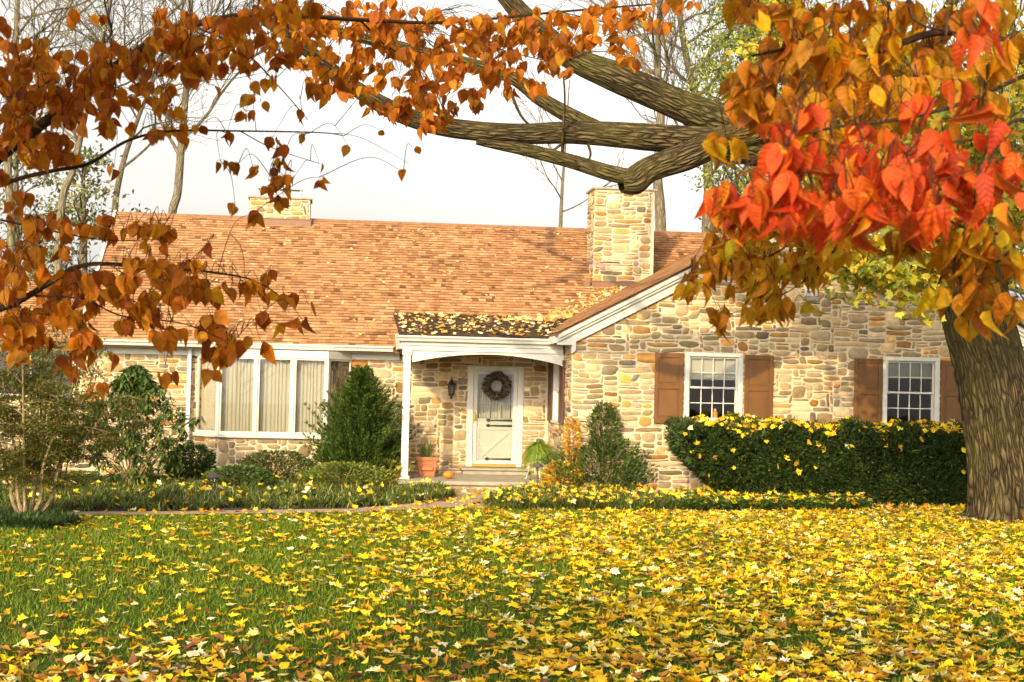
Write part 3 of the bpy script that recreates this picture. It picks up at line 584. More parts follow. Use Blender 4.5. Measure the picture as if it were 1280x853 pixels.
# --- small stone annex at the far left
annex = empty('stone_annex', hw(-11.5, 4.5), psi, label='low stone side building with white window frame behind the left shrubs', cat='outbuilding')
mb = MB(); wall_boxes(mb, -2.6, 2.15, -.3, 2.75, [(-.4, 1.35, 1.62, 2.6)], Tf(0)); mb.box((-2.6, .35, -.3), (-2.3, 5, 2.75)); mb.box((-2.6, 5, -.3), (2.15, 5.3, 2.75)); wa_ = mb.build('wall', M['mortar'], annex)
stones('stonework', -2.6, 2.15, -.05, 2.7, ins([(-.4, 1.35, 1.62, 2.6)]), Tf(0), wa_, 1., 51)
mb = MB(); mb.box((-.45, -.06, 1.56), (1.42, .08, 1.63)); mb.box((1.36, -.05, 1.63), (1.43, .08, 2.62)); mb.box((-.45, -.05, 1.63), (-.38, .08, 2.62)); mb.box((.45, -.04, 1.63), (.5, .08, 2.62)); mb.box((-.45, -.05, 2.62), (1.43, .08, 2.70)); wf_ = mb.build('window', M['white'], annex, bevel=.005)
g = MB(); g.add([(-.4, .04, 1.62), (1.36, .04, 1.62), (1.36, .04, 2.62), (-.4, .04, 2.62)], [(0, 1, 2, 3)]); g.build('pane', M['glass'], wf_)
mb = MB(); mb.prism([(-.35, 2.74), (2.6, 4.2), (5.6, 2.74), (5.6, 2.66), (-.35, 2.66)], -3, 2.0, lambda p, q, r: (r, p, q)); ar = mb.build('roof', M['shingle_under'], annex)
aP = lambda s, t, nn: (s, -.37 + t * .896 - nn * .443, 2.75 + t * .443 + nn * .896)
shingles('shingles', aP, ar, -3, 2.0, 3.25, seed=14)

# ================================================================== PROPS
def hpos(u, v, z=0): return hw(u, v, z)
# wreath
wr_ = empty('wreath', hpos(-1.13, 2.965, 2.03), psi, label='dark dried flower wreath hanging on the white front door', cat='wreath')
rs = MB(); a = np.linspace(0, 2 * pi, 33); rs.tube([(.215 * cos(t), -.02, .215 * sin(t)) for t in a], .05, 8); rs.build('ring', M['stem'], wr_)
n = 1500; t = R.random(n) * 2 * pi; q = R.random(n) * 2 * pi; rr = .045 + .03 * R.random(n)
ctr = np.stack([np.cos(t) * .215, 0 * t - .03, np.sin(t) * .215], 1); off = np.stack([np.cos(t) * np.cos(q), -np.abs(np.sin(q)), np.sin(t) * np.cos(q)], 1)
leaf_obj('dried_foliage', DI, ctr + off * rr[:, None], norm(off + .7 * rdir(n)), rdir(n), R.uniform(.025, .06, n), palette([(.05, .030, .018), (.075, .042, .025), (.10, .07, .03), (.03, .03, .015)], [3, 2, 1, 2], n), M['straw'], wr_)
# lantern
ln = empty('wall_lantern', hpos(-2.10, 2.97, 1.93), psi, label='black iron carriage lantern on the stone wall left of the door', cat='lantern')
s = MB(); 
for i in range(6):
    a_ = i * pi / 3 + .3; s.tube([(.055 * cos(a_), -.16 + .055 * sin(a_), -.10), (.085 * cos(a_), -.16 + .085 * sin(a_), .09)], .008, 6)
s.lathe((0, -.16, 0), [(.015, -.20), (.03, -.17), (.02, -.145), (.06, -.12), (.065, -.10)], 6); s.lathe((0, -.16, 0), [(.10, .09), (.11, .10), (.06, .15), (.025, .18), (.03, .20), (.012, .23), (.004, .26)], 12); s.build('lantern_frame', M['iron'], ln)
s = MB(); s.lathe((0, -.16, 0), [(.045, -.098), (.072, .088)], 6); s.build('pane', M['glass'], ln)
s = MB(); s.tube([(0, .0, .02), (0, -.06, .20), (0, -.14, .26), (0, -.16, .22)], .010, 6); s.box((-.03, -.02, -.12), (.03, .02, .12)); s.build('bracket', M['iron'], ln)
# terracotta pot + plant
pot = empty('potted_plant', hpos(-2.66, 1.75, .165), psi, label='square terracotta pot with spiky green plant beside the white porch post', cat='potted plant')
s = MB(); s.add([(x * .15, y * .15, 0) for x, y in ((-1, -1), (1, -1), (1, 1), (-1, 1))] + [(x * .21, y * .21, .33) for x, y in ((-1, -1), (1, -1), (1, 1), (-1, 1))], [(3, 2, 1, 0), (0, 1, 5, 4), (1, 2, 6, 5), (2, 3, 7, 6), (3, 0, 4, 7), (4, 5, 6, 7)]); s.box((-.23, -.23, .33), (.23, .23, .40)); s.box((-.12, -.215, .13), (.12, -.19, .2)); s.build('pot', M['terracotta'], pot, bevel=.012)
def blades(P, L, w, dirs, droop, segs=5):
    V = []; n = len(P); t = np.linspace(0, 1, segs)
    side = norm(np.cross(dirs, np.array([0, 0, 1.])) + 1e-5); rows = []
    for k in t:
        c = P + dirs * (L * k)[:, None] + np.array([0, 0, -1.]) * (droop * L * k * k)[:, None]; ww = (w * (1 - k ** 2 * .95))[:, None]
        rows += [c - side * ww, c + side * ww]
    V = np.stack(rows, 1); F = []
    for k in range(segs - 1): a = 2 * k; F.append((a, a + 1, a + 3, a + 2))
    F = (np.array(F)[None] + (np.arange(n) * 2 * segs)[:, None, None]).reshape(-1, 4); return V.reshape(-1, 3), F, segs - 1
n = 70; d = norm(np.stack([R.normal(0, .38, n), R.normal(0, .38, n), np.ones(n)], 1)); V, F, k = blades(np.stack([R.normal(0, .05, n), R.normal(0, .05, n), np.full(n, .36)], 1), R.uniform(.25, .62, n), np.full(n, .012), d, R.uniform(.05, .4, n))
fast('foliage', V, F, M['needle'], pot, col_f=np.repeat(palette([(.10, .16, .03), (.20, .22, .07), (.35, .30, .14)], [3, 2, 1], n), k, axis=0))
# pumpkin
pk = empty('pumpkin', hpos(-2.27, 1.05, .166), psi, label='small round orange pumpkin on the porch floor beside the terracotta pot', cat='pumpkin')
V = []; F = []; nu_, nv_ = 40, 14
for j in range(nv_ + 1):
    ph = pi * j / nv_
    for i in range(nu_): a_ = 2 * pi * i / nu_; r = .105 * sin(ph) * (1 + .07 * abs(cos(5 * a_)) - .03); V.append((r * cos(a_), r * sin(a_), .085 + .082 * -cos(ph) * (1 - .18 * (1 - sin(ph)) * (j > nv_ / 2))))
for j in range(nv_):
    for i in range(nu_): F.append((j * nu_ + i, j * nu_ + (i + 1) % nu_, (j + 1) * nu_ + (i + 1) % nu_, (j + 1) * nu_ + i))
s = MB(); s.add(V, F); s.build('rind', M['pumpkin'], pk, smooth=True); s = MB(); s.tube([(0, 0, .14), (.005, 0, .17), (.02, 0, .20)], [.016, .010, .012], 6); s.build('stalk', M['stem'], pk)
# hanging-basket plant on a white wire stand
pb = hpos(-.42, 1.35, .165); st = empty('plant_stand', pb, psi, label='white wire plant stand with curled legs right of the front door', cat='plant stand')
for i in range(3):
    a_ = i * 2 * pi / 3 + .5; s = MB(); c_, s_ = cos(a_), sin(a_)
    s.tube([(r * c_, r * s_, z) for r, z in ((.30, .0), (.26, .02), (.25, .10), (.14, .30), (.10, .42), (.20, .50), (.26, .44), (.22, .38))], .012, 6); s.build('leg', M['galv'], st)
s = MB(); s.lathe((0, 0, 0), [(.18, .40), (.19, .41), (.18, .42)], 20); s.build('ring', M['galv'], st)
pp = empty('potted_plant', pb + np.array([0, 0, .41]), psi, label='bright green weeping foliage plant on a white wire stand by the door', cat='potted plant')
s = MB(); s.lathe((0, 0, 0), [(.11, 0), (.16, .16), (.17, .16), (.17, .19)], 18); s.build('pot', M['copper'], pp)
n = 1900; d = rdir(n); d[:, 2] = np.abs(d[:, 2]) * .8 + .25; d = norm(d)
V, F, k = blades(d * [.05, .05, .04] + [0, 0, .22], R.uniform(.16, .46, n), np.full(n, .008), d, R.uniform(.5, 2.0, n)); fast('foliage', V, F, M['needle'], pp, col_f=np.repeat(palette([(.17, .26, .03), (.28, .36, .05), (.38, .38, .07), (.09, .16, .02)], [4, 3, 1, 2], n), k, axis=0))
# path lights
M['lampmetal'] = mat('dark_bronze', (.085, .06, .055), rough=.5)
def path_light(p, lab, h):
    e = empty('path_light', p, 0, label=lab, cat='garden light', group='garden path lights')
    s = MB(); s.lathe((0, 0, 0), [(.012, 0), (.012, h)], 8); s.build('stem', M['lampmetal'], e); s = MB(); s.lathe((0, 0, h), [(.02, -.02), (.11, -.01), (.115, .0), (.085, .035), (.03, .07), (.006, .085)], 18); s.build('lamp_shade', M['lampmetal'], e, smooth=False); s = MB(); s.lathe((0, 0, h), [(.03, -.07), (.035, -.015)], 10); s.build('lens', M['glass'], e)
path_light(gnd(671, 623), 'brown mushroom shaped path light in front of the plant stand', .58); path_light(gnd(265, 634), 'brown mushroom shaped path light in the bed below the bay window', .48)
# amber jar inside the left gable window
jar = empty('jar', hpos(2.90, .16, 1.47), psi, label='small amber jar standing inside the left gable window', cat='jar')
s = MB(); s.lathe((0, 0, 0), [(.05, 0), (.06, .02), (.06, .13), (.035, .16), (.035, .19)], 16); s.build('body', M['amber'], jar); s = MB(); s.lathe((0, 0, 0), [(.038, .191), (.03, .215)], 12); s.build('lid', M['brass'], jar)
s = MB(); s.box((2.3, .101, 1.44), (3.34, .26, 1.465)); s.build('inner_sill', M['white'], house)

# ================================================================== SHRUBS
GR = [(.035, .070, .012), (.055, .10, .016), (.08, .13, .02), (.025, .05, .012), (.14, .17, .035)]
def stems_mesh(parent, c, tips, r0=.02, m='stem', name='stem'):
    T_ = Tubes()
    for t_ in tips:
        mid = (np.array(c) + t_) / 2 + R.normal(0, .06, 3); T_.add(smooth_path([c, mid, t_], 4), np.linspace(r0, r0 * .3, 9), 5)
    return T_.build(name, M[m], parent)
M['branch'] = M['bark_fine']
# clipped hedge: rounded box in house coordinates
hedge = empty('hedge', hpos(1.62, -1.9), psi, label='dark clipped yew hedge topped with yellow leaves below the shuttered windows', cat='hedge')
HL, HD, HH = 6.9, 1.35, 1.36
def hedge_pt(n, shell=(.80, 1.02)):
    fa = R.choice(5, n, p=np.array([HL * HH, HL * HH * .4, HL * HD, HD * HH, HD * HH]) / (HL * HH * 1.4 + HL * HD + 2 * HD * HH)); P = R.uniform(-1, 1, (n, 3)); d = np.zeros((n, 3))
    for f_, (ax, sg) in enumerate(((1, -1), (1, 1), (2, 1), (0, -1), (0, 1))): P[fa == f_, ax] = sg; d[fa == f_, ax] = sg
    k = R.uniform(*shell, n)[:, None]; Q = P.copy(); Q[:, 1] *= k[:, 0]; Q[:, 2] = np.where(Q[:, 2] > .5, Q[:, 2] * k[:, 0], Q[:, 2]); Q[:, 0] = np.where(np.abs(d[:, 0]) > 0, Q[:, 0] * (1 - (1 - k[:, 0]) * .3), Q[:, 0])
    e_ = np.clip((np.abs(Q[:, 1]) + np.abs(Q[:, 2])) - 1.72, 0, 1)[:, None] * (Q[:, 2:3] > 0); Q = Q * (1 - e_ * [0, .5, .35]); return d, Q
def hedge_map(Q, u_):
    x = (Q[:, 0] * .5 + .5) * HL; z = (Q[:, 2] * .5 + .5) * HH; y = Q[:, 1] * HD / 2
    taper = np.interp(z, [0, .45, 1.2, HH], [.62, .88, 1., .93]); y = y * taper
    x = np.where(Q[:, 0] < 0, x + (1 - np.clip(z / 1.1, 0, 1)) ** 1.4 * 1.15 * -Q[:, 0], x)
    nz = np.array([mn.noise(Vector((a * 1.6, b * 2, c * 2))) * .14 + mn.noise(Vector((a * 5, b * 5, c * 5))) * .08 for a, b, c in zip(x, y, z)])
    z = z + nz * (Q[:, 2] > .3) + nz * .5; y = y + nz * Q[:, 1]
    return np.stack([x, y, z + .03], 1)
d, Q = hedge_pt(76000, (.84, 1.03)); Q[:, 2] = np.where(R.random(len(Q)) < .0, .9, Q[:, 2]); P = hedge_map(Q, None); nd = norm(d + .75 * rdir(len(P)) + [0, 0, .25])
leaf_obj('foliage', DN, P, nd, rdir(len(P)), R.uniform(.05, .10, len(P)), palette([(.032, .055, .010), (.05, .08, .012), (.075, .105, .018), (.022, .04, .010), (.13, .10, .02)], [4, 4, 2, 4, .8], len(P), .28), M['needle'], hedge)
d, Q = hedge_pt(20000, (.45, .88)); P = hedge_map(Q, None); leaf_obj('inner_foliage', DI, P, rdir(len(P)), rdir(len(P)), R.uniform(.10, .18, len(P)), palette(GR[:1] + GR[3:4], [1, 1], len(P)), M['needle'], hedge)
T_ = Tubes()
for i in range(26): x = .9 + i * .21; T_.add(smooth_path([(x, R.normal(0, .15), 0), (x + R.normal(0, .05), R.normal(0, .2), .5), (x + R.normal(0, .15), R.normal(0, .3), 1.2)], 4), np.linspace(.03, .008, 9), 5)
T_.build('stem', M['bark_fine'], hedge)
hl_ = []
n = 900; u_ = R.uniform(.05, .99, n); y_ = R.uniform(-1.0, .8, n); Q = np.stack([u_ * 2 - 1, y_, 1.02 - .12 * np.clip(np.abs(y_) - .75, 0, 1)], 1); P1 = hedge_map(Q, None) + [0, 0, .03]
n4 = 60; Q = np.stack([R.uniform(-1, 1, n4), np.full(n4, -1.06), 1 - 1.4 * R.random(n4) ** 2.6], 1); P2 = hedge_map(Q, None)
P = np.concatenate([P1, P2]); n = len(P); nb = norm(np.concatenate([np.tile([0, -.35, 1.], (900, 1)), np.tile([0, -1., .5], (n4, 1))]) + R.normal(0, .35, (n, 3))); yd = R.normal(0, 1, (n, 3))
hlv = leaf_obj('fallen_leaves', MA, P, yd - nb * (yd * nb).sum(1)[:, None], nb, R.uniform(.08, .13, n), palette(YEL, [5, 5, 5, 1, 1, 2, 0, 0, 1], n, .12), M['litter'], flex=R.normal(1, 1, n)); hlv.location = hedge.location; hlv.rotation_euler = (0, 0, psi)
tag(hlv, label='yellow maple leaves lying on top of the clipped hedge', cat='leaf litter', kind='stuff')

def shrub(name, p, prof, n, size, cols, w, label, cat, tpl=DN, seed=0, up=.4, lump=.22, freq=1.6, inner=True, jit=.2, m='needle', fill=(.72, 1.02), group=None):
    """prof: list (height, radius). Returns root Empty"""
    e = empty(name, p, 0, label=label, cat=cat, group=group); zz = np.array([q[0] for q in prof]); rr = np.array([q[1] for q in prof]); Ht = zz[-1]
    z = np.interp(R.random(n), np.concatenate([[0], np.cumsum((rr[1:] + rr[:-1]) / 2 * np.diff(zz))]) / np.sum((rr[1:] + rr[:-1]) / 2 * np.diff(zz)), zz)
    a_ = R.random(n) * 2 * pi; k = R.uniform(*fill, n); k = np.where(R.random(n) < .25, np.sqrt(R.random(n)) * .8, k)
    nz = np.array([mn.noise(Vector((cos(t) * freq + seed, sin(t) * freq, q * freq * 1.3))) + .5 * mn.noise(Vector((cos(t) * freq * 2.5 + seed, sin(t) * freq * 2.5, q * freq * 3))) for t, q in zip(a_, z)])
    r = np.interp(z, zz, rr) * (1 + lump * 2 * nz) * k
    P = np.stack([r * np.cos(a_), r * np.sin(a_), z], 1); d = norm(np.stack([np.cos(a_), np.sin(a_), np.full(n, up)], 1) + .55 * rdir(n))
    leaf_obj('foliage', tpl, P, d, rdir(n) + [0, 0, .5], R.uniform(size * .6, size * 1.25, n), palette(cols, w, n, jit), M[m], e)
    tips = [np.array([.7 * np.interp(h_, zz, rr) * cos(t), .7 * np.interp(h_, zz, rr) * sin(t), h_]) for t, h_ in zip(R.random(9) * 6.28, R.uniform(.4, .9, 9) * Ht)]
    stems_mesh(e, (0, 0, 0), tips, .018 + .01 * Ht)
    return e
# conical evergreen between bay window and porch
cp = hpos(-4.02, 1.55)
cone = shrub('evergreen_shrub', cp, [(.1, .66), (.5, .76), (1.1, .56), (1.7, .28), (2.1, .10), (2.3, .03)], 16000, .10, [(.035, .070, .010), (.055, .10, .014), (.085, .13, .02), (.025, .045, .008), (.14, .17, .03)], [4, 4, 3, 2, 1.2], 'tall loose conical evergreen between bay window and porch post', 'shrub', seed=3, up=1.0, lump=.30, freq=1.9)
PP = []; DD = []
for i in range(330):
    zb = 2.2 * R.random() ** 1.1 + .05; a_ = R.random() * 6.28; rm = np.interp(zb, [.1, .5, 1.1, 1.7, 2.25], [.86, .98, .74, .36, .06]) * R.uniform(.65, 1.25); rise = R.uniform(.25, .75) * rm + .10
    for q in np.linspace(.45, 1, 9):
        c_ = np.array([cos(a_) * rm * q, sin(a_) * rm * q, zb + rise * q ** 1.6]); dr_ = norm(np.array([cos(a_) * .8, sin(a_) * .8, .35 + rise * q]))
        for _ in range(9):
            o_ = R.normal(0, .045 * (1.25 - q), 3); PP.append(c_ + o_); DD.append(norm(dr_ + .5 * rdir(1)[0]))
leaf_obj('spray', DN, np.array(PP), np.array(DD), rdir(len(PP)), R.uniform(.05, .09, len(PP)), palette([(.045, .08, .010), (.08, .12, .015), (.14, .165, .025), (.028, .048, .008)], [3, 3, 1, 2], len(PP), .25), M['needle'], cone)
# irregular evergreen in front of the wing corner
e2p = gnd(752, 617)
ev2 = shrub('evergreen_shrub', e2p, [(.05, .72), (.35, .92), (.75, .74), (1.0, .42), (1.2, .16), (1.32, .28), (1.5, .30), (1.66, .16), (1.74, .05)], 13000, .085, [(.04, .085, .015), (.07, .12, .02), (.12, .17, .03), (.03, .055, .012), (.22, .20, .04)], [4, 4, 3, 2, .6], 'irregular evergreen shrub with a tuft on top at the wing corner', 'shrub', seed=8, up=.8, lump=.48, freq=2.8)
low = shrub('low_shrub', gnd(238, 606), [(.0, .36), (.3, .52), (.55, .46), (.75, .2)], 5200, .07, GR, [3, 4, 3, 1, 1], 'small round dark green shrub under the left end of the bay window', 'shrub', seed=12, tpl=DI)
shrub('low_shrub', gnd(345, 607), [(.0, .6), (.3, .85), (.5, .7), (.66, .3)], 6500, .06, [(.07, .09, .02), (.10, .12, .03), (.13, .10, .03), (.04, .07, .012)], [3, 3, 1, 2], 'low spreading olive shrub under the middle of the bay window', 'shrub', seed=15, tpl=DI)
shrub('low_shrub', gnd(300, 615), [(.0, .5), (.2, .7), (.38, .55), (.46, .2)], 4200, .06, GR, [3, 4, 3, 1, 1], 'low spreading green shrub in front of the bay window', 'shrub', seed=16, tpl=DI)
shrub('low_shrub', gnd(430, 612), [(.0, .6), (.22, .85), (.36, .7), (.5, .3)], 5200, .06, [(.08, .13, .02), (.14, .18, .03), (.26, .24, .04)], [3, 3, 2], 'low yellow green shrub at the foot of the conical evergreen', 'shrub', seed=17, tpl=DI)
YG = [(.60, .36, .03), (.66, .44, .06), (.52, .26, .03), (.30, .24, .04)]
shrub('yellow_shrub', gnd(700, 617), [(.0, .34), (.2, .40), (.4, .32), (.6, .14)], 1700, .085, YG, [4, 3, 2, 1], 'bushy golden yellow shrub between the plant stand and evergreen', 'shrub', seed=19, tpl=DI, m='leaf')
shrub('yellow_shrub', hpos(.02, -.14), [(.3, .08), (.8, .14), (1.2, .13), (1.45, .05)], 620, .08, [(.66, .38, .03), (.6, .26, .02)], [3, 1], 'narrow yellow climber growing up the wing corner stones', 'climbing plant', seed=20, tpl=DI, m='leaf')
shrub('yellow_shrub', gnd(487, 608), [(.1, .22), (.35, .36), (.5, .3)], 380, .13, [(.40, .38, .05), (.60, .45, .06), (.25, .28, .04)], [3, 3, 2], 'sparse shrub with yellowing leaves at the foot of the porch post', 'shrub', seed=21, tpl=DI, m='leaf', fill=(.5, 1.1))
# rhododendron with drooping leaves
rp = gnd(165, 611); rh = empty('rhododendron', rp, 0, label='open rhododendron with drooping narrow leaves against the stone wall', cat='shrub')
PP = []; DD = []; tips = []
for i in range(380):
    a_ = R.random() * 6.28; z = .25 + 2.0 * R.random() ** .8; r = np.interp(z, [.2, .9, 1.5, 1.9, 2.25], [.75, 1.05, .9, .5, .1]) * (1 + .5 * mn.noise(Vector((cos(a_) * 2, sin(a_) * 2, z * 2)))) * sqrt(R.random()) ; c_ = np.array([r * cos(a_), r * sin(a_) * .7, z]); tips.append(c_)
    for q in range(R.integers(11, 18)):
        b_ = R.random() * 6.28; PP.append(c_ + R.normal(0, .02, 3)); DD.append(np.array([cos(b_), sin(b_), R.uniform(-1.3, .25)]))
leaf_obj('foliage', NA, np.array(PP), np.array(DD), np.tile([0, 0, 1.], (len(PP), 1)) + rdir(len(PP)) * .3, R.uniform(.11, .19, len(PP)), palette([(.055, .10, .02), (.09, .15, .03), (.14, .19, .05), (.22, .22, .06)], [3, 4, 2, .6], len(PP)), M['needle'], rh)
stems_mesh(rh, (0, 0, 0), tips[:36], .018, 'bark_pale')
# japanese maple at the left edge: pale stems, tiers of fine leaves
jp = gnd(33, 652); jm = empty('small_maple', jp, 0, label='small multi-stemmed japanese maple with layered olive foliage at the left edge', cat='tree')
TT = Tubes(); PP = []
for k, (dx, dy, hh) in enumerate([(-.10, 0, 2.1), (.05, .1, 2.4), (.16, -.05, 2.0), (-.2, .1, 1.8), (.25, .1, 1.7), (0, -.1, 2.3)]):
    p = smooth_path([(dx * .3, dy * .3, 0), (dx * 1.3, dy, .35), (dx * 1.6 + R.normal(0, .05), dy * 2, .8), (dx * 3, dy * 3, hh * .72), (dx * 4.2, dy * 4, hh)], 5); TT.add(p, np.linspace(.035, .008, len(p)), 7)
    for q in range(17):
        a0 = p[R.integers(8, len(p))]; a_ = R.random() * 6.28; L_ = R.uniform(.35, .85); e_ = a0 + np.array([cos(a_) * L_, sin(a_) * L_, R.uniform(-.05, .3)]); TT.add(smooth_path([a0, (a0 + e_) / 2 + [0, 0, .06], e_], 3), np.linspace(.009, .003, 7), 4)
        for _ in range(7):
            c_ = a0 + (e_ - a0) * R.uniform(.4, 1.05) + R.normal(0, .09, 3) * [1, 1, .35]
            PP.append(c_ + R.normal(0, .095, (52, 3)) * [1, 1, .28])
TT.build('trunk', M['bark_pale'], jm); P = np.concatenate(PP); n = len(P); d = rdir(n) * [1, 1, .4] + [0, 0, -.25]
leaf_obj('crown', DN, P, d, np.tile([0, 0, 1.], (n, 1)) + rdir(n) * .35, R.uniform(.04, .075, n), palette([(.075, .11, .012), (.12, .14, .02), (.05, .075, .010), (.30, .12, .02), (.24, .17, .03)], [4, 3, 2, 1.4, 1.2], n), M['leaf'], jm)
# more open upright shrub behind it (yellow-green)
op = empty('tall_shrub', gnd(50, 614), 0, label='tall open yellow-green shrub with thin dark stems in front of side building', cat='shrub'); TT = Tubes(); PP = []
for k in range(16):
    x0, y0 = R.normal(0, .35), R.normal(0, .3); top = np.array([x0 * 2.6, y0 * 2, R.uniform(2.0, 3.1)]); p = smooth_path([(x0, y0, 0), (x0 * 1.4, y0 * 1.4, 1.0), top], 6); TT.add(p, np.linspace(.018, .004, len(p)), 5)
    for q in p[4:]: PP.append(q + R.normal(0, .17, (30, 3)))
TT.build('stem', M['bark_fine'], op); P = np.concatenate(PP); n = len(P)
leaf_obj('foliage', DI, P, rdir(n), rdir(n), R.uniform(.05, .09, n), palette([(.17, .20, .03), (.26, .26, .05), (.09, .13, .02)], [3, 2, 2], n), M['leaf'], op)

# liriope / ground cover in the two beds
def in_poly(x, y, poly):
    c = np.zeros(len(x), bool); m_ = len(poly)
    for i in range(m_):
        x1, y1 = poly[i][:2]; x2, y2 = poly[(i + 1) % m_][:2]; cond = ((y1 > y) != (y2 > y)); c ^= cond & (x < (x2 - x1) * (y - y1) / (y2 - y1 + 1e-12) + x1)
    return c
def ground_cover(name, poly, zones, label):
    PP, DD, LL, DR, CC = [], [], [], [], []
    for (x, y), L0, nb, pal, w in zones:
        b_ = R.random(nb) * 6.28; rr_ = R.random(nb)[:, None]; base = np.array([x, y, .01]) + np.stack([np.cos(b_) * .06, np.sin(b_) * .06, 0 * b_], 1)
        DD.append(norm(np.stack([np.cos(b_) * R.uniform(.2, .9, nb), np.sin(b_) * R.uniform(.2, .9, nb), np.ones(nb)], 1))); PP.append(base); LL.append(R.uniform(.6, 1.15, nb) * L0); DR.append(R.uniform(.3, 1.05, nb)); CC.append(palette(pal, w, nb, .2) * R.uniform(.6, 1.45))
    P, D, L_, Dr, C = map(np.concatenate, (PP, DD, LL, DR, CC)); V, F, k = blades(P, L_, np.full(len(P), .009), D, Dr, 5)
    o = fast(name, V, F, M['needle'], None, col_f=np.repeat(C, k, axis=0)); return tag(o, label=label, cat='ground cover', kind='stuff')
LG = [(.065, .095, .015), (.11, .145, .025), (.19, .21, .05), (.32, .27, .09)]
def clumps(poly, n, spread, front=None):
    P = np.array([p[:2] for p in poly]); lo, hi = P.min(0), P.max(0); x, y = R.uniform(lo[0], hi[0], n), R.uniform(lo[1], hi[1], n); k = in_poly(x, y, [tuple(p) for p in P]); return x[k], y[k]
bl = [gnd(-60, 640), gnd(60, 641), gnd(200, 639), gnd(440, 635.5), gnd(545, 627), gnd(575, 625), hw(-2.5, .2), hw(-3.5, .0), hw(-3.6, .9), hw(-5, 1.3), hw(-8, 1.5), hw(-12, 1.5)]
x, y = clumps(bl, 1250, 0); z_ = [((a, b), R.uniform(.24, .44), 95, LG, [4, 4, 2, .8]) for a, b in zip(x, y)]
ground_cover('ground_cover', None, z_, 'tufted liriope ground cover filling the bed left of the path')
br_ = [gnd(600, 636), gnd(640, 639), gnd(760, 640), gnd(850, 640), gnd(860, 632), gnd(800, 622), gnd(690, 618), gnd(660, 618), gnd(625, 625)]
x, y = clumps(br_, 620, 0); z_ = [((a, b), R.uniform(.26, .46), 80, LG, [4, 4, 2, .6]) for a, b in zip(x, y)]
ground_cover('ground_cover', None, z_, 'dark tufted ground cover right of the path in front of the evergreen')
x, y = clumps([gnd(5, 661), gnd(60, 664), gnd(92, 655), gnd(70, 648), gnd(-30, 645), gnd(-60, 655)], 420, 0)
ground_cover('ground_cover', None, [((a, b), R.uniform(.22, .32), 80, [(.03, .055, .015), (.05, .085, .02), (.08, .12, .03)], [3, 3, 1]) for a, b in zip(x, y)], 'dark mound of grassy tufts at the foot of the japanese maple')
# leafy low cover (pachysandra) right bed
x, y = clumps([gnd(840, 641), gnd(1085, 641), gnd(1092, 634), gnd(1040, 626), gnd(930, 624), gnd(840, 626)], 3600, 0); n = len(x)
P = np.repeat(np.stack([x, y, R.uniform(.05, .20, n)], 1), 7, axis=0) + R.normal(0, .02, (n * 7, 3)); a_ = R.random(len(P)) * 6.28
gcv = leaf_obj('ground_cover', DI, P, np.stack([np.cos(a_), np.sin(a_), R.uniform(.0, .8, len(P))], 1), np.tile([0, 0, 1.], (len(P), 1)) + .3 * rdir(len(P)), R.uniform(.05, .085, len(P)), palette([(.08, .15, .02), (.13, .20, .03), (.05, .10, .02)], [3, 2, 2], len(P)), M['needle']); tag(gcv, label='low leafy pachysandra strip in front of the hedge', cat='ground cover', kind='stuff')
# fallen leaves in the beds
def strew(polys, n, zr, w):
    X, Y = [], []
    for p, k in zip(polys, n): a, b = clumps(p, k, 0); X.append(a); Y.append(b)
    x, y = np.concatenate(X), np.concatenate(Y); n = len(x); P = np.stack([x, y, R.uniform(*zr, n)], 1); a_ = R.random(n) * 6.28
    return P, np.stack([np.cos(a_), np.sin(a_), R.normal(0, .45, n)], 1), norm(np.stack([R.normal(0, .45, n), R.normal(-.45, .4, n), np.ones(n)], 1)), R.uniform(.07, .12, n), palette(YEL, w, n, .12), R.normal(1, 1.2, n)
A = strew([bl], [430], (.10, .26), [4, 4, 3, 2, 2, 1, .2, 0, 1]); B = strew([br_, [gnd(840, 641), gnd(1085, 641), gnd(1092, 634), gnd(1040, 626), gnd(840, 626)]], [400, 650], (.14, .26), [5, 5, 4, 1.5, 1, 3, .5, 0, 1])
C_ = strew([pathL, [gnd(1085, 641), gnd(1260, 634), hw(9, -2.0), hw(2, -2.2), gnd(1040, 626)], [gnd(690, 619), gnd(860, 630), hw(2.6, -.6), hw(.8, -.3)]], [900, 900, 420], (.02, .05), [3, 3, 4, 1, 1, 4, 2, .5, .3])
lv = [np.concatenate(q) for q in zip(A, B, C_)]; o = leaf_obj('fallen_leaves', MA, *lv[:5], M['litter'], flex=lv[5]); tag(o, label='yellow leaves scattered over the planting beds and brick path', cat='leaf litter', kind='stuff')

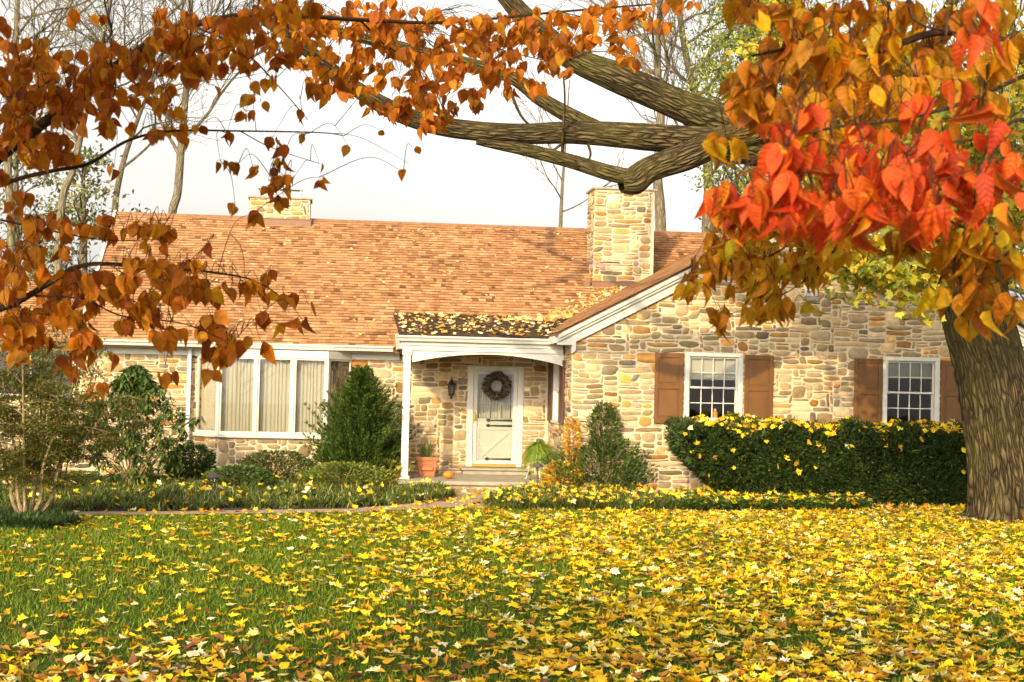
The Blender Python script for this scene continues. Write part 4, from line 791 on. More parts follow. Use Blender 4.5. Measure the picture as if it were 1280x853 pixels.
# ================================================================== BIG MAPLE
tb = gnd(1268, 652); maple = empty('maple_tree', tb, 0, label='huge leaning maple with furrowed bark and long heavy limbs over the house', cat='tree')
def mloc(px, py, Y): return at(px, py, Y) - tb
YT = tb[1]
def trunk_mesh(ctrl, rads, name, parent, mat_, sides=72, k=26, flare=0., ridge=.03, seed=0, cleft=False):
    p = smooth_path(ctrl, k); r = np.interp(np.linspace(0, 1, len(p)), np.linspace(0, 1, len(rads)), rads); V, F, uv = tube(p, r, sides, seed)
    V = V.reshape(len(p), sides, 3); C = p[:, None, :]; ang = np.linspace(0, 2 * pi, sides, endpoint=False)
    for j in range(len(p)):
        zz = j / k
        for i in range(sides):
            a_ = ang[i]; q = Vector((cos(a_) * 2.2, sin(a_) * 2.2, zz * .7 + seed)); d = mn.noise(q) * .07 + mn.noise(Vector((cos(a_) * 9, sin(a_) * 9, zz * 1.3 + seed))) * ridge * 2 
            fl = flare * max(0, 1 - (p[j][2]) / .7) ** 2 * (.55 + .45 * cos(a_ * 5 + 1)) if flare else 0
            if cleft and p[j][2] < 1.1:
                dv = V[j, i] - C[j, 0]; an = atan2(dv[1], dv[0]) - (-1.80 - .12 * p[j][2]); fl += (-.42 * math.exp(-(an / .10) ** 2) + .16 * math.exp(-((an + .30) / .2) ** 2)) * max(0, min(1, 1.25 * (1 - p[j][2] / 1.0)))
            d += .05 * abs(mn.noise(Vector((cos(a_) * 5.5, sin(a_) * 5.5, zz * 1.1 + seed)))) - .02 + .10 * mn.noise(Vector((seed * 3.1, 0, zz * .9)))
            V[j, i] = C[j, 0] + (V[j, i] - C[j, 0]) * (1 + d + fl)
    return fast(name, V.reshape(-1, 3), F, mat_, parent, uv=uv, smooth=True)
tc = [(0, 0, -.15), (0, 0, .25), mloc(1256, 560, YT), mloc(1240, 470, YT), mloc(1222, 400, YT), mloc(1208, 340, YT), mloc(1185, 270, YT + .1), mloc(1165, 190, YT + .1), mloc(1150, 110, YT + .2)]
trunk_mesh(tc, [.80, .72, .62, .57, .56, .60, .56, .50, .42], 'trunk', maple, M['bark'], 150, 16, .30, cleft=True)
def limb(px, rads, name='limb', parent=None, seed=0, sides=40, k=14): return trunk_mesh([mloc(*q) + np.array([mn.noise(Vector((i * 1.7, seed, 0.))), 0, mn.noise(Vector((i * 1.9, seed, 5.))) * 1.0]) * (.10 if 0 < i < len(px) - 1 else 0) for i, q in enumerate(px)], rads, name, parent or maple, M['bark'], sides, k, 0, .03, seed)
Y0 = YT
limb([(1180, 200, Y0), (1080, 195, Y0 - .5), (985, 190, Y0 - 1), (890, 182, Y0 - 1.4), (800, 172, Y0 - 1.7), (715, 164, Y0 - 1.9), (640, 163, Y0 - 2.1), (560, 158, Y0 - 2.3), (500, 140, Y0 - 2.5), (440, 105, Y0 - 2.7), (380, 60, Y0 - 3), (330, 25, Y0 - 3.2)], [.36, .33, .28, .24, .22, .165, .16, .15, .135, .12, .10, .08], seed=1)
limb([(1175, 150, Y0), (1060, 175, Y0 - .3), (960, 172, Y0 - .5), (880, 142, Y0 - .8), (820, 120, Y0 - 1), (765, 95, Y0 - 1.2), (715, 72, Y0 - 1.3), (660, 30, Y0 - 1.4), (610, -30, Y0 - 1.4), (560, -90, Y0 - 1.2), (480, -150, Y0 - 1), (400, -190, Y0 - .8), (300, -250, Y0 - .6)], [.42, .36, .32, .27, .25, .23, .20, .17, .15, .13, .11, .08, .05], seed=5)
limb([(760, 168, Y0 - 1.75), (725, 152, Y0 - 1.75), (680, 125, Y0 - 1.8), (635, 98, Y0 - 1.9), (560, 75, Y0 - 2), (480, 55, Y0 - 2.2), (400, 35, Y0 - 2.4)], [.13, .13, .115, .10, .09, .085, .07], seed=9)
limb([(960, 160, Y0 - 1.3), (900, 178, Y0 - 1.5), (850, 198, Y0 - 1.7), (812, 214, Y0 - 1.85), (790, 227, Y0 - 1.9), (776, 230, Y0 - 1.95)], [.26, .22, .21, .205, .20, .15], seed=12)
limb([(800, 222, Y0 - 1.85), (770, 218, Y0 - 1.95), (720, 204, Y0 - 2.05), (660, 188, Y0 - 2.2), (625, 182, Y0 - 2.3), (596, 177, Y0 - 2.4)], [.13, .125, .11, .10, .075, .05], seed=15)
TT = Tubes()
for a in ([(705, 170, Y0 - 1.9), (702, 195, Y0 - 1.9), (706, 130, Y0 - 2.4), (704, 90, Y0 - 2.6)], [(640, 120, Y0 - 1.9), (655, 150, Y0 - 2), (685, 172, Y0 - 2)], [(735, 180, Y0 - 1.9), (738, 195, Y0 - 1.9), (728, 210, Y0 - 1.9)], [(705, 178, Y0 - 2), (690, 188, Y0 - 2.1), (672, 186, Y0 - 2.2)]):
    p = smooth_path([mloc(*q) for q in a], 5); t1 = Tubes(); t1.add(p, np.linspace(.025, .015, len(p)), 6); t1.build('branch', M['bark'], maple)
# upper limbs rising out of frame, carrying the yellow crown
for a in ([(560, -90, Y0 - 1.2), (600, -190, Y0 - 1), (620, -330, Y0 - .8)], [(480, -150, Y0 - 1), (430, -100, Y0 - 1.2), (360, -80, Y0 - 1.4)], [(400, -190, Y0 - .8), (380, -300, Y0 - .6), (330, -420, Y0 - .5)], [(1150, 110, Y0 + .2), (1100, 0, Y0), (1020, -120, Y0 - .5)], [(1150, 110, Y0 + .2), (1200, -20, Y0 + .5), (1280, -160, Y0 + 1)], [(1160, 180, Y0 + .1), (1240, 90, Y0 + .6), (1340, 10, Y0 + 1.2)], [(1165, 200, Y0), (1230, 180, Y0 - 1.2), (1300, 190, Y0 - 2.4)], [(1150, 130, Y0), (1060, 90, Y0 + 1), (980, 30, Y0 + 1.5)], [(1170, 220, Y0), (1120, 270, Y0 - 1.5), (1070, 290, Y0 - 2.5)]):
    p = smooth_path([mloc(*q) for q in a], 6); t1 = Tubes(); t1.add(p, np.linspace(.16, .03, len(p)), 10); t1.build('limb', M['bark'], maple)
# crown: maple leaf clusters on twigs
def clusters(specs, rootpts=None):
    P = []
    for (px, py, rx, ry, n, Y, dY) in specs:
        for _ in range(max(1, n // 9)):
            c_ = at(px + R.normal(0, rx * .5), py + R.normal(0, ry * .5), Y + R.uniform(-dY, dY)); m_ = 9; P.append(c_ + R.normal(0, .13, (m_, 3)) * [1, 1, .7])
            if rootpts is not None: rootpts.append(c_)
    return np.concatenate(P)
cc = []
P = clusters([(1085, 335, 44, 36, 460, 22, .8), (1140, 345, 34, 30, 300, 21.5, .6), (1060, 320, 30, 24, 160, 21.8, .6), (1110, 300, 60, 20, 200, 22, .8), (1190, 250, 70, 60, 620, 22, 1.2), (1255, 250, 50, 90, 700, 22, 1.2), (1230, 150, 60, 60, 500, 21, 1), (1150, 140, 90, 70, 700, 24, 2), (1240, 80, 70, 90, 800, 25, 2), (1060, 90, 80, 80, 650, 24, 2), (975, 40, 60, 50, 330, 24, 2), (1010, 190, 60, 60, 260, 23.5, 1), (1060, 230, 60, 60, 350, 23, 1), (1280, 340, 22, 40, 120, 26, 1), (1120, -90, 200, 60, 900, 24, 4), (1250, -60, 120, 60, 500, 23, 3), (900, -110, 160, 50, 500, 23, 3), (1100, 215, 120, 60, 400, 24, 1)], cc)
Pw = []
for i in range(330):  # unseen crown clusters toward the sun, added to shade the trunk
    y_ = R.uniform(11, 18.5); x_ = 7.6 - .36 * (24.7 - y_) + R.normal(.6, 1.6); z_ = np.clip((24.7 - y_) * .474 + R.uniform(-.3, 4.2), .29 * y_ + 2.4, 12); c_ = np.array([x_, y_, z_]); cc.append(c_); Pw.append(c_ + R.normal(0, .2, (9, 3)))
P = np.concatenate([P] + Pw) - tb
n = len(P); d = rdir(n) * [1, 1, .6] + [0, 0, -.5]; leaf_obj('crown', MA, P, d, rdir(n) + [0, -.5, .8], R.uniform(.11, .17, n), palette([(.48, .42, .04), (.60, .46, .04), (.30, .32, .04), (.66, .42, .03), (.20, .24, .03)], [4, 3, 3, 1.5, 2], n, .15), M['leaf'], maple, flex=R.normal(1.2, 1, n))
for c_ in cc[::3]:
    c_ = c_ - tb; a0 = c_ + norm(np.array([0, 0, YT * 0 + 5.2]) - c_) * .9; TT.add(smooth_path([a0, (a0 + c_) / 2 + R.normal(0, .05, 3), c_], 3), np.linspace(.014, .004, 7), 4)
tag(TT.build('twigs', M['bark'], maple), kind='stuff')

# ================================================================== BARE BACKGROUND TREES
def grow(T_, p, d, L_, r, depth, tips=None, droop=0., spread=.75, nk=(3, 5), straight=.12):
    k = 6; pts = [p]; dd = d.copy()
    for i in range(k): dd = norm(dd + R.normal(0, straight, 3) + [0, 0, .05 - droop]); pts.append(pts[-1] + dd * L_ / k)
    T_.add(np.array(pts), np.linspace(r, r * .35 if depth == 0 else r * .5, k + 1), 7 if r > .06 else (5 if r > .02 else 3))
    if depth == 0:
        if tips is not None: tips.append(pts[-1])
        return
    for q in range(R.integers(*nk)):
        i = R.integers(2, k + 1); ax = norm(np.cross(dd, rdir(1)[0])); nd_ = norm(dd + ax * R.uniform(.5, 1.2) * spread); grow(T_, pts[i], nd_, L_ * R.uniform(.5, .8), r * R.uniform(.38, .6), depth - 1, tips, droop, spread, nk, straight * 1.15)
    grow(T_, pts[-1], dd, L_ * .75, r * .5, depth - 1, tips, droop, spread, nk, straight * 1.15)
def bare_tree(px, trunk_px, Y, radii, label, n_main=6, depth=3, leafn=0, leafc=None, base_py=560, Lb=3.6):
    b_ = at(px, base_py, Y); b_[2] = 0; e = empty('bare_tree', b_, 0, label=label, cat='tree', group='trees behind the house')
    T1 = Tubes(); p = smooth_path([np.zeros(3)] + [at(a, c, Y) - b_ for a, c in trunk_px], 8); r = np.interp(np.linspace(0, 1, len(p)), np.linspace(0, 1, len(radii)), radii); T1.add(p, r, 12); T1.build('trunk', M['bark_far'], e)
    T2 = Tubes(); tips = []
    for q in range(n_main):
        i = int(len(p) * (.38 + .58 * (q + R.random()) / n_main)); i = min(i, len(p) - 2); a_ = R.random() * 6.28; grow(T2, p[i], norm(np.array([cos(a_), sin(a_) * .6, R.uniform(.35, .9)])), Lb * R.uniform(.7, 1.2), r[i] * .5, depth, tips)
    T2.build('branches', M['bark_far'], e)
    if leafn:
        tp = np.array(tips); P = tp[R.integers(0, len(tp), leafn)] + R.normal(0, .22, (leafn, 3)); leaf_obj('crown', DI, P, rdir(leafn), rdir(leafn), R.uniform(.07, .14, leafn), palette(leafc, [1] * len(leafc), leafn), M['leaf'], e)
    return e
TAN = [(.50, .42, .22), (.42, .32, .14), (.36, .34, .14)]
bare_tree(214, [(213, 300), (222, 240), (226, 190), (232, 120), (236, 60), (240, -20), (244, -110)], 46, [.14, .135, .13, .12, .10, .08, .06, .03], 'bare grey tree rising left of the small chimney', 14, 3, 500, TAN, Lb=3.4)
bare_tree(70, [(75, 280), (92, 210), (105, 150), (118, 90), (135, 20), (150, -60)], 44, [.13, .12, .10, .09, .07, .05, .03], 'slender leaning bare tree beyond the left end of the roof', 15, 3, 1100, TAN)
bare_tree(10, [(14, 300), (10, 200), (18, 100), (22, 0), (25, -80)], 48, [.14, .13, .12, .10, .08, .05], 'bare tree behind the house at the left edge', 15, 3, 1100, TAN)
bare_tree(140, [(142, 300), (150, 220), (172, 150), (196, 90), (214, 30)], 56, [.15, .13, .11, .08, .06, .03], 'thin bare tree far behind the left half of the roof', 8, 3, 500, TAN)
bare_tree(822, [(826, 300), (822, 220), (826, 150), (822, 80), (824, 10), (820, -70)], 44, [.17, .16, .14, .12, .10, .07, .04], 'bare tree right behind the large stone chimney', 12, 3, 400, TAN, Lb=2.6)
bare_tree(884, [(884, 300), (886, 230), (880, 160), (862, 90), (850, 20), (846, -60)], 47, [.19, .18, .16, .14, .11, .09, .05], 'thick bare tree between large chimney and red leaves', 13, 3, 400, TAN, Lb=2.6)
bare_tree(700, [(700, 330), (702, 250), (706, 190), (712, 100)], 62, [.10, .09, .07, .05, .02], 'faint slender bare tree far behind the middle of the roof', 7, 3, 80, TAN, Lb=2.2)
# evergreens behind
def dense_tree(px, py_top, Y, rx, h, zlo, label, cols, n, lump=.3, leaf=.2, name='evergreen_tree'):
    b_ = at(px, 500, Y); b_[2] = 0; e = empty(name, b_, 0, label=label, cat='tree', group='trees behind the house'); top = at(px, py_top, Y)[2]; T1 = Tubes(); T1.add(smooth_path([(0, 0, 0), (.1, 0, top * .5), (0, 0, top * .95)], 8), np.linspace(.3, .05, 17), 9)
    PP = []
    for i in range(n // 40):
        z = R.uniform(zlo, top); rr = rx * (np.sin(pi * np.clip((z - zlo) / (top - zlo) * .8 + .16, 0, 1))) ** .7 * sqrt(R.random()); a_ = R.random() * 6.28; c_ = np.array([rr * cos(a_), rr * sin(a_), z]); PP.append(c_ + R.normal(0, lump, (40, 3)) * [1, 1, .45])
        if i % 3 == 0: T1.add(np.array([[0, 0, max(.5, z - .6)], c_ * [.5, .5, 1] - [0, 0, .2], c_]), [.05, .03, .01], 4)
    T1.build('trunk', M['bark_far'], e); P = np.concatenate(PP); leaf_obj('crown', DI, P, rdir(len(P)), rdir(len(P)) + [0, 0, .6], R.uniform(leaf * .6, leaf * 1.2, len(P)), palette(cols, [1] * len(cols), len(P), .25), M['needle'], e); return e
dense_tree(935, -60, 40, 1.9, 9, 7.2, 'bright green leafy tree high behind the orange foliage', [(.15, .20, .03), (.22, .27, .04), (.09, .13, .02), (.34, .34, .05)], 15000, leaf=.13)
dense_tree(895, 255, 52, .8, 5, 4.2, 'small dark evergreen just above the roof ridge by the chimney', [(.05, .09, .02), (.08, .13, .03)], 2600, .22, .16)
dense_tree(95, 190, 50, 2.2, 6, 1.0, 'sparse feathery evergreen behind the left end of the roof', [(.10, .12, .03), (.16, .16, .05), (.24, .21, .08)], 3600)
dense_tree(10, 150, 54, 2.6, 7, 1.0, 'tall thin olive evergreen at the far left behind the house', [(.13, .13, .05), (.20, .17, .07), (.26, .22, .10)], 4000)
dense_tree(1285, 110, 46, 3.2, 6, 1.0, 'broad yellow-green tree beyond the right end of the wing', [(.14, .15, .03), (.24, .22, .05), (.08, .09, .02)], 14000, name='leafy_tree')
dense_tree(1180, 130, 52, 3.5, 6, 1.0, 'golden green tree far behind the wing roof', [(.22, .20, .03), (.30, .22, .04), (.10, .10, .02)], 12000, name='leafy_tree')

# ================================================================== FOREGROUND DOGWOODS
def build_dogwood(name, base, label, limbs, blobs, trunk, cat='tree', tpl=None):
    e = empty(name, base, 0, label=label, cat=cat); base = np.array(base, float)
    T_ = Tubes(); p = smooth_path([np.array(q) - base for q in trunk[0]], 8); T_.add(p, np.linspace(trunk[1], trunk[2], len(p)), 14); T_.build('trunk', M['bark_fine'], e)
    pool = []; TL = Tubes()
    for pts, r0, r1 in limbs:
        p = smooth_path([q if isinstance(q, np.ndarray) else at(*q) for q in pts], 10); TL.add(p - base, np.linspace(r0, r1, len(p)), 8); pool.append(p)
    TL.build('limb', M['bark_fine'], e); pool = np.concatenate(pool); TW = Tubes(); P, D, Nn, Sz, Cc = [], [], [], [], []
    for (px, py, rx, ry, n, Y, dY, sz, pal, w) in blobs:
        left = n
        while left > 0:
            g = min(left, int(R.integers(2, 6))); left -= g
            c_ = at(px + np.clip(R.normal(0, .55), -1.25, 1.25) * rx, py + np.clip(R.normal(0, .55), -1.1, 1.1) * ry, Y + R.uniform(-dY, dY)); i = np.argmin(((pool - c_) ** 2).sum(1)); dist = np.linalg.norm(pool[i] - c_)
            if dist < .75:
                mid = pool[i] * .45 + c_ * .55 + np.array([R.normal(0, .02), R.normal(0, .02), .04 + .05 * R.random()]); pth = smooth_path([pool[i], mid, c_], 5); TW.add(pth - base, np.linspace(.0022, .0010, len(pth)), 5)
                if len(pool) < 6000: pool = np.vstack([pool, pth[2:]])
            for _ in range(g):
                o_ = rdir(1)[0] * sz * .35; q = c_ + o_ * [1, 1, .5]; TW.add(np.array([c_, (c_ + q) / 2 + [0, 0, .006], q]) - base, [.0010, .0009, .0008], 3) if g > 1 else None
                P.append(q - base); D.append(norm(np.array([R.normal(0, .33), R.normal(0, .33), -1]) + norm(o_) * .25)); nn_ = R.normal(0, 1, 3) * [1, 1, .3]; nn_[1] -= .8 * np.sign(R.random() - .25); Nn.append(nn_)
            Sz.append(R.uniform(.78, 1.22, g) * sz); Cc.append(palette(pal, w, g, .16))
    TW.build('twig', M['bark_fine'], e); Sz = np.concatenate(Sz); Cc = np.concatenate(Cc)
    leaf_obj('foliage', tpl or OW, np.array(P), np.array(D), np.array(Nn), Sz, Cc, M['dogleaf'], e, flex=R.normal(1.2, .8, len(P)), smooth=True); return e
BO = [(.55, .175, .004), (.62, .23, .005), (.46, .12, .004), (.72, .32, .01), (.34, .075, .004)]; wBO = [4, 3, 3, .9, 1.2]
Y1 = 7.
def lb(px, py, rx, ry, n, Y=Y1, dY=.5, sz=None, pal=BO, w=wBO):
    if sz is None: sz = .074 if py < 130 else (.063 if (py < 252 and px > 130) else (.084 if py > 320 else .071))
    return (px, py, rx, ry, n if n < 10 else int(n * (1.45 if py < 240 else 1.1)), Y, dY, sz, pal, w)
left_blobs = [lb(30, 110, 60, 40, 75), lb(100, 130, 60, 35, 70), lb(165, 85, 55, 35, 60), lb(60, 70, 60, 25, 25), lb(220, 45, 45, 28, 50), lb(285, 25, 50, 22, 50), lb(350, 10, 50, 14, 45), lb(40, 170, 45, 25, 35), lb(110, 95, 40, 20, 20), lb(20, 30, 30, 25, 6), lb(85, 12, 12, 8, 5), lb(125, 12, 8, 8, 2), lb(20, 175, 30, 18, 24), lb(25, 140, 40, 30, 40), lb(60, 200, 30, 10, 8), lb(260, 60, 50, 25, 30), lb(330, 40, 50, 18, 30), lb(130, 60, 30, 12, 12), lb(15, 215, 14, 10, 6), lb(230, 85, 30, 20, 18), lb(318, 135, 14, 14, 6), lb(290, 165, 14, 10, 4), lb(312, 268, 26, 8, 5), lb(390, 218, 18, 8, 4), lb(345, 245, 14, 6, 4), lb(30, 240, 20, 8, 6), lb(200, 130, 26, 12, 12), lb(215, 280, 16, 8, 6), lb(140, 355, 50, 22, 30), lb(190, 400, 36, 16, 20), lb(60, 315, 50, 14, 24), lb(300, 350, 18, 8, 6), lb(250, 350, 24, 12, 12), lb(350, 400, 22, 8, 6), lb(65, 380, 40, 18, 24), lb(105, 440, 24, 10, 8), lb(30, 430, 28, 12, 12),
 lb(185, 158, 28, 12, 13), lb(90, 190, 20, 10, 8), lb(145, 210, 12, 8, 2), lb(225, 160, 18, 12, 9), lb(170, 135, 8, 6, 1),
 lb(330, 110, 24, 20, 9), lb(355, 60, 30, 25, 14), lb(300, 55, 15, 12, 4), lb(375, 130, 12, 12, 3), lb(400, 100, 20, 22, 12),
 lb(300, 200, 22, 12, 9), lb(335, 170, 22, 12, 5), lb(330, 228, 38, 10, 9), lb(300, 250, 12, 6, 2), lb(365, 200, 26, 10, 5), lb(385, 165, 8, 8, 2), lb(350, 185, 8, 8, 2), lb(400, 200, 4, 4, 1), lb(360, 225, 20, 8, 4), lb(262, 105, 5, 4, 1), lb(440, 182, 4, 4, 1), lb(505, 215, 4, 4, 1), lb(514, 186, 4, 4, 1), lb(483, 165, 4, 4, 1), lb(455, 122, 5, 5, 1),
 lb(30, 270, 40, 12, 35), lb(90, 285, 50, 14, 35), lb(150, 285, 45, 10, 26), lb(20, 310, 25, 18, 22), lb(60, 345, 55, 20, 45), lb(110, 375, 45, 22, 42), lb(30, 400, 35, 20, 35), lb(85, 415, 35, 16, 24), lb(10, 360, 20, 40, 25),
 lb(205, 300, 18, 12, 9), lb(160, 330, 30, 15, 16), lb(200, 345, 26, 15, 16), lb(235, 330, 22, 12, 12), lb(258, 301, 8, 4, 2), lb(185, 375, 24, 14, 16), lb(230, 365, 24, 14, 16), lb(330, 340, 8, 4, 2), lb(310, 355, 14, 10, 7), lb(350, 372, 18, 10, 7), lb(375, 400, 14, 6, 3), lb(385, 380, 5, 6, 1),
 lb(255, 398, 24, 16, 18), lb(220, 415, 22, 14, 14), lb(275, 430, 20, 16, 16), lb(300, 420, 18, 14, 9), lb(320, 430, 8, 6, 2), lb(150, 405, 26, 14, 10), lb(80, 450, 10, 6, 3), lb(100, 460, 18, 6, 5), lb(125, 482, 18, 8, 5), lb(205, 458, 10, 6, 3), lb(222, 460, 5, 5, 1), lb(258, 462, 6, 5, 2), lb(290, 440, 12, 10, 4)]
MO = [(.47, .145, .003), (.54, .19, .004), (.38, .10, .003), (.62, .26, .008)]
def mb_(px, py, rx, ry, n, Y=10.5, dY=.9, sz=.093): return (px, py, rx, ry, int(n * 1.25), Y, dY, sz, MO, [4, 3, 3, 1.2])
left_blobs += [mb_(430, 25, 60, 22, 85), mb_(510, 30, 60, 28, 95), mb_(590, 30, 60, 24, 85), mb_(660, 35, 50, 25, 75), mb_(440, 75, 50, 25, 60), mb_(500, 100, 55, 28, 75), mb_(560, 80, 55, 28, 75), mb_(620, 80, 45, 28, 60), mb_(690, 70, 28, 20, 36), mb_(715, 50, 25, 20, 26), mb_(540, 130, 40, 20, 38), mb_(490, 135, 30, 15, 24), mb_(600, 125, 18, 9, 10), mb_(550, 150, 22, 10, 10), mb_(655, 105, 20, 7, 8), mb_(420, 100, 25, 20, 20), mb_(390, 20, 40, 20, 40), mb_(740, 12, 40, 12, 32), mb_(800, 12, 30, 10, 20), mb_(785, 58, 18, 14, 13), mb_(825, 25, 16, 8, 8), mb_(770, 35, 22, 10, 12), mb_(460, 50, 50, 25, 30), mb_(850, 10, 20, 6, 6)]
# extra unseen foliage on the same tree, added above the frame to shade leaves below
for cx_ in range(-350, 900, 90): left_blobs += [lb(cx_, -95 - 15 * (cx_ % 4), 80, 50, 55, 5.2, .9, .115), lb(cx_ + 30, -210, 80, 60, 60, 5.0, 1., .115), lb(cx_ - 40, -360, 90, 80, 45, 4.6, 1., .115)]
for cx_ in range(-1900, -650, 190):  # unseen leaf grid toward the sun, added to shade the low left leaves
    for cy_ in range(-1800, -380, 200): left_blobs.append((cx_, cy_, 110, 110, 22, 3.1, .4, .12, BO, wBO))
tl = np.array([-3.9, 6.2, 0.])
left_limbs = [([np.array([-3.9, 6.2, 1.7]), (-180, 350, 6.5), (-60, 250, 6.8), (0, 196, 7), (60, 150, 7), (115, 110, 7.1), (165, 68, 7.2), (240, 32, 7.6), (330, 18, 8.4), (450, 25, 9.6), (560, 28, 10.2), (700, 15, 10.8), (820, 5, 11)], .034, .006),
 ([np.array([-3.9, 6.2, 1.5]), (-160, 300, 6.5), (0, 232, 7), (60, 215, 7), (110, 205, 7), (160, 176, 7), (215, 164, 7.1), (300, 164, 7.2), (400, 166, 7.3), (430, 170, 7.3)], .014, .002),
 ([(300, 164, 7.2), (340, 185, 7.2), (400, 205, 7.3)], .003, .0015),
 ([(400, 166, 7.3), (450, 172, 7.5), (512, 205, 7.5)], .002, .001),
 ([np.array([-3.9, 6.2, 1.3]), (-140, 430, 6.6), (0, 386, 7), (37, 369, 7), (80, 342, 7), (104, 332, 7), (136, 330, 7), (204, 335, 7.1), (260, 340, 7.1), (320, 352, 7.2), (370, 385, 7.2)], .020, .002),
 ([(44, 370, 7), (90, 372, 6.9), (116, 379, 6.9), (156, 396, 6.9), (230, 405, 6.9), (290, 430, 6.9)], .006, .002),
 ([(0, 275, 7.1), (60, 288, 7.1), (130, 300, 7.1), (200, 300, 7.1)], .005, .002), ([(450, 25, 9.6), (480, 55, 10), (530, 90, 10.4), (560, 150, 10.5)], .007, .002), ([(560, 28, 10.2), (620, 60, 10.4), (700, 80, 10.6)], .006, .002), ([(240, 32, 7.6), (300, 60, 7.5), (350, 110, 7.4), (385, 150, 7.4)], .006, .002), ([(60, 390, 7), (90, 430, 7), (130, 475, 7)], .003, .0015),
 ([(700, 15, 10.8), (760, 30, 10.9), (800, 55, 10.9)], .004, .002),
 ([np.array([-3.9, 6.2, 2.1]), (-350, -60, 5.6), (-150, -140, 5.2), (150, -180, 5), (450, -190, 5), (750, -170, 5), (880, -160, 5)], .05, .010), ([np.array([-4.0, 6.3, 2.5]), (-1500, -500, 4.), (-1300, -900, 3.3), (-1000, -1300, 3.1), (-800, -1700, 3.)], .035, .006), ([(-1500, -500, 4.), (-1800, -1000, 3.2), (-1700, -1600, 3.)], .02, .006), ([(-150, -140, 5.2), (0, -280, 4.8), (300, -340, 4.6), (700, -340, 4.6)], .02, .006)]
build_dogwood('dogwood_tree', tl, 'dogwood with rusty orange pointed leaves overhanging from the left', left_limbs, left_blobs, ([tl - [0, 0, .1], tl + [.05, 0, .8], tl + [0, 0, 1.7], tl + [-.1, .1, 2.6]], .13, .07))
RD = [(.66, .085, .010), (.70, .13, .012), (.54, .05, .008), (.76, .27, .012)]; OR = [(.55, .21, .003), (.62, .29, .005), (.45, .14, .003), (.70, .42, .01)]; BR = [(.58, .25, .006), (.66, .34, .010), (.46, .17, .005), (.64, .44, .02)]
def rb_(px, py, rx, ry, n, Y=4.1, dY=.35, sz=.088, pal=RD, w=(5, 4, 3, 2)): return (px, py, rx * (1.3 if pal is RD else 1), ry * (1.75 if pal is RD else 1), int(n * 1.7) if pal is RD else n, Y, dY, sz, pal, list(w))
right_blobs = [rb_(980, 205, 50, 30, 32), rb_(1050, 180, 45, 35, 36), rb_(1120, 180, 50, 30, 36), rb_(1175, 210, 40, 30, 20), rb_(1235, 215, 40, 25, 20), rb_(1090, 235, 60, 25, 32), rb_(1010, 245, 50, 22, 26), rb_(930, 250, 34, 20, 16), rb_(1265, 200, 20, 40, 9), rb_(1160, 250, 40, 22, 14), rb_(900, 225, 12, 10, 4),
 rb_(1195, 70, 14, 14, 2, 3.6), rb_(1235, 30, 14, 20, 3, 3.6), rb_(1210, 35, 10, 10, 2, 3.6)]
right_blobs += [rb_(px, py, rx, ry, int(n * (1.35 if px < 1130 else .8)), Y, dY, .098, OR, (4, 3, 3, 1)) for px, py, rx, ry, n, Y, dY in [(945, 120, 45, 35, 34, 4.9, .4), (1000, 60, 60, 45, 60, 5.2, .5), (1085, 50, 60, 40, 60, 5.2, .5), (1160, 60, 60, 45, 60, 5.2, .5), (1240, 60, 50, 45, 46, 5.2, .5), (900, 165, 18, 22, 8, 4.9, .3), (975, 10, 50, 18, 26, 5.1, .4), (1050, 115, 60, 30, 50, 5.0, .5), (1140, 115, 60, 30, 46, 5.1, .4), (1230, 130, 50, 30, 30, 5.2, .4), (1000, 150, 50, 25, 34, 4.8, .4), (910, 110, 12, 20, 5, 4.9, .3), (1070, 90, 90, 40, 40, 5.4, .3), (1100, 10, 120, 15, 45, 5.2, .5), (1250, 10, 40, 20, 18, 5.2, .4)]]
right_blobs += [rb_(px, py, rx, ry, n, Y, dY, sz * .85, BR, (4, 3, 2, 1)) for px, py, rx, ry, n, Y, dY, sz in [(895, 325, 26, 20, 48, 7, .5, .11), (930, 300, 34, 25, 60, 7, .5, .11), (975, 325, 36, 25, 66, 7, .5, .11), (1020, 320, 30, 22, 46, 7, .5, .11), (865, 348, 16, 12, 16, 7, .3, .11), (950, 350, 40, 20, 50, 7, .5, .11), (905, 385, 14, 10, 8, 7, .3, .11), (900, 402, 5, 3, 2, 7, .1, .11), (990, 375, 20, 12, 14, 7, .3, .11), (948, 375, 15, 12, 14, 7, .3, .11), (1040, 285, 50, 25, 60, 6.6, .4, .11), (960, 270, 40, 20, 50, 6.4, .4, .11), (920, 255, 24, 20, 26, 6.6, .3, .11), (1100, 270, 40, 12, 12, 6.5, .3, .1)]]
for cx_ in range(560, 1300, 75): right_blobs += [rb_(cx_, -1000, 70, 110, 30, 3.3, .5, .11, OR, (4, 3, 3, 1)), rb_(cx_ - 20, -1260, 80, 120, 24, 3.2, .5, .11, OR, (4, 3, 3, 1))]  # unseen overhead clusters, added to shade the orange leaves
right_blobs += [rb_(px, py, rx, ry, n, Y, dY, .094, OR, (3, 4, 3, 2)) for px, py, rx, ry, n, Y, dY in [(1180, 365, 14, 14, 6, 4.6, .2), (1230, 350, 24, 18, 14, 4.6, .2), (1262, 372, 16, 18, 10, 4.6, .2), (1200, 325, 30, 16, 14, 4.6, .2), (1250, 320, 30, 20, 16, 4.6, .2), (1130, 285, 40, 15, 16, 4.5, .2), (1190, 295, 40, 14, 16, 4.5, .2), (1260, 275, 24, 20, 12, 4.5, .2), (1215, 385, 10, 8, 4, 4.6, .2), (1050, 220, 120, 30, 30, 4.8, .2)]]
for cx_ in range(950, 1500, 110): right_blobs.append(rb_(cx_, -90, 80, 50, 40, 5.2, .8, .115, OR, (4, 3, 3, 1)))
trr = np.array([3.4, 5.4, 0.])
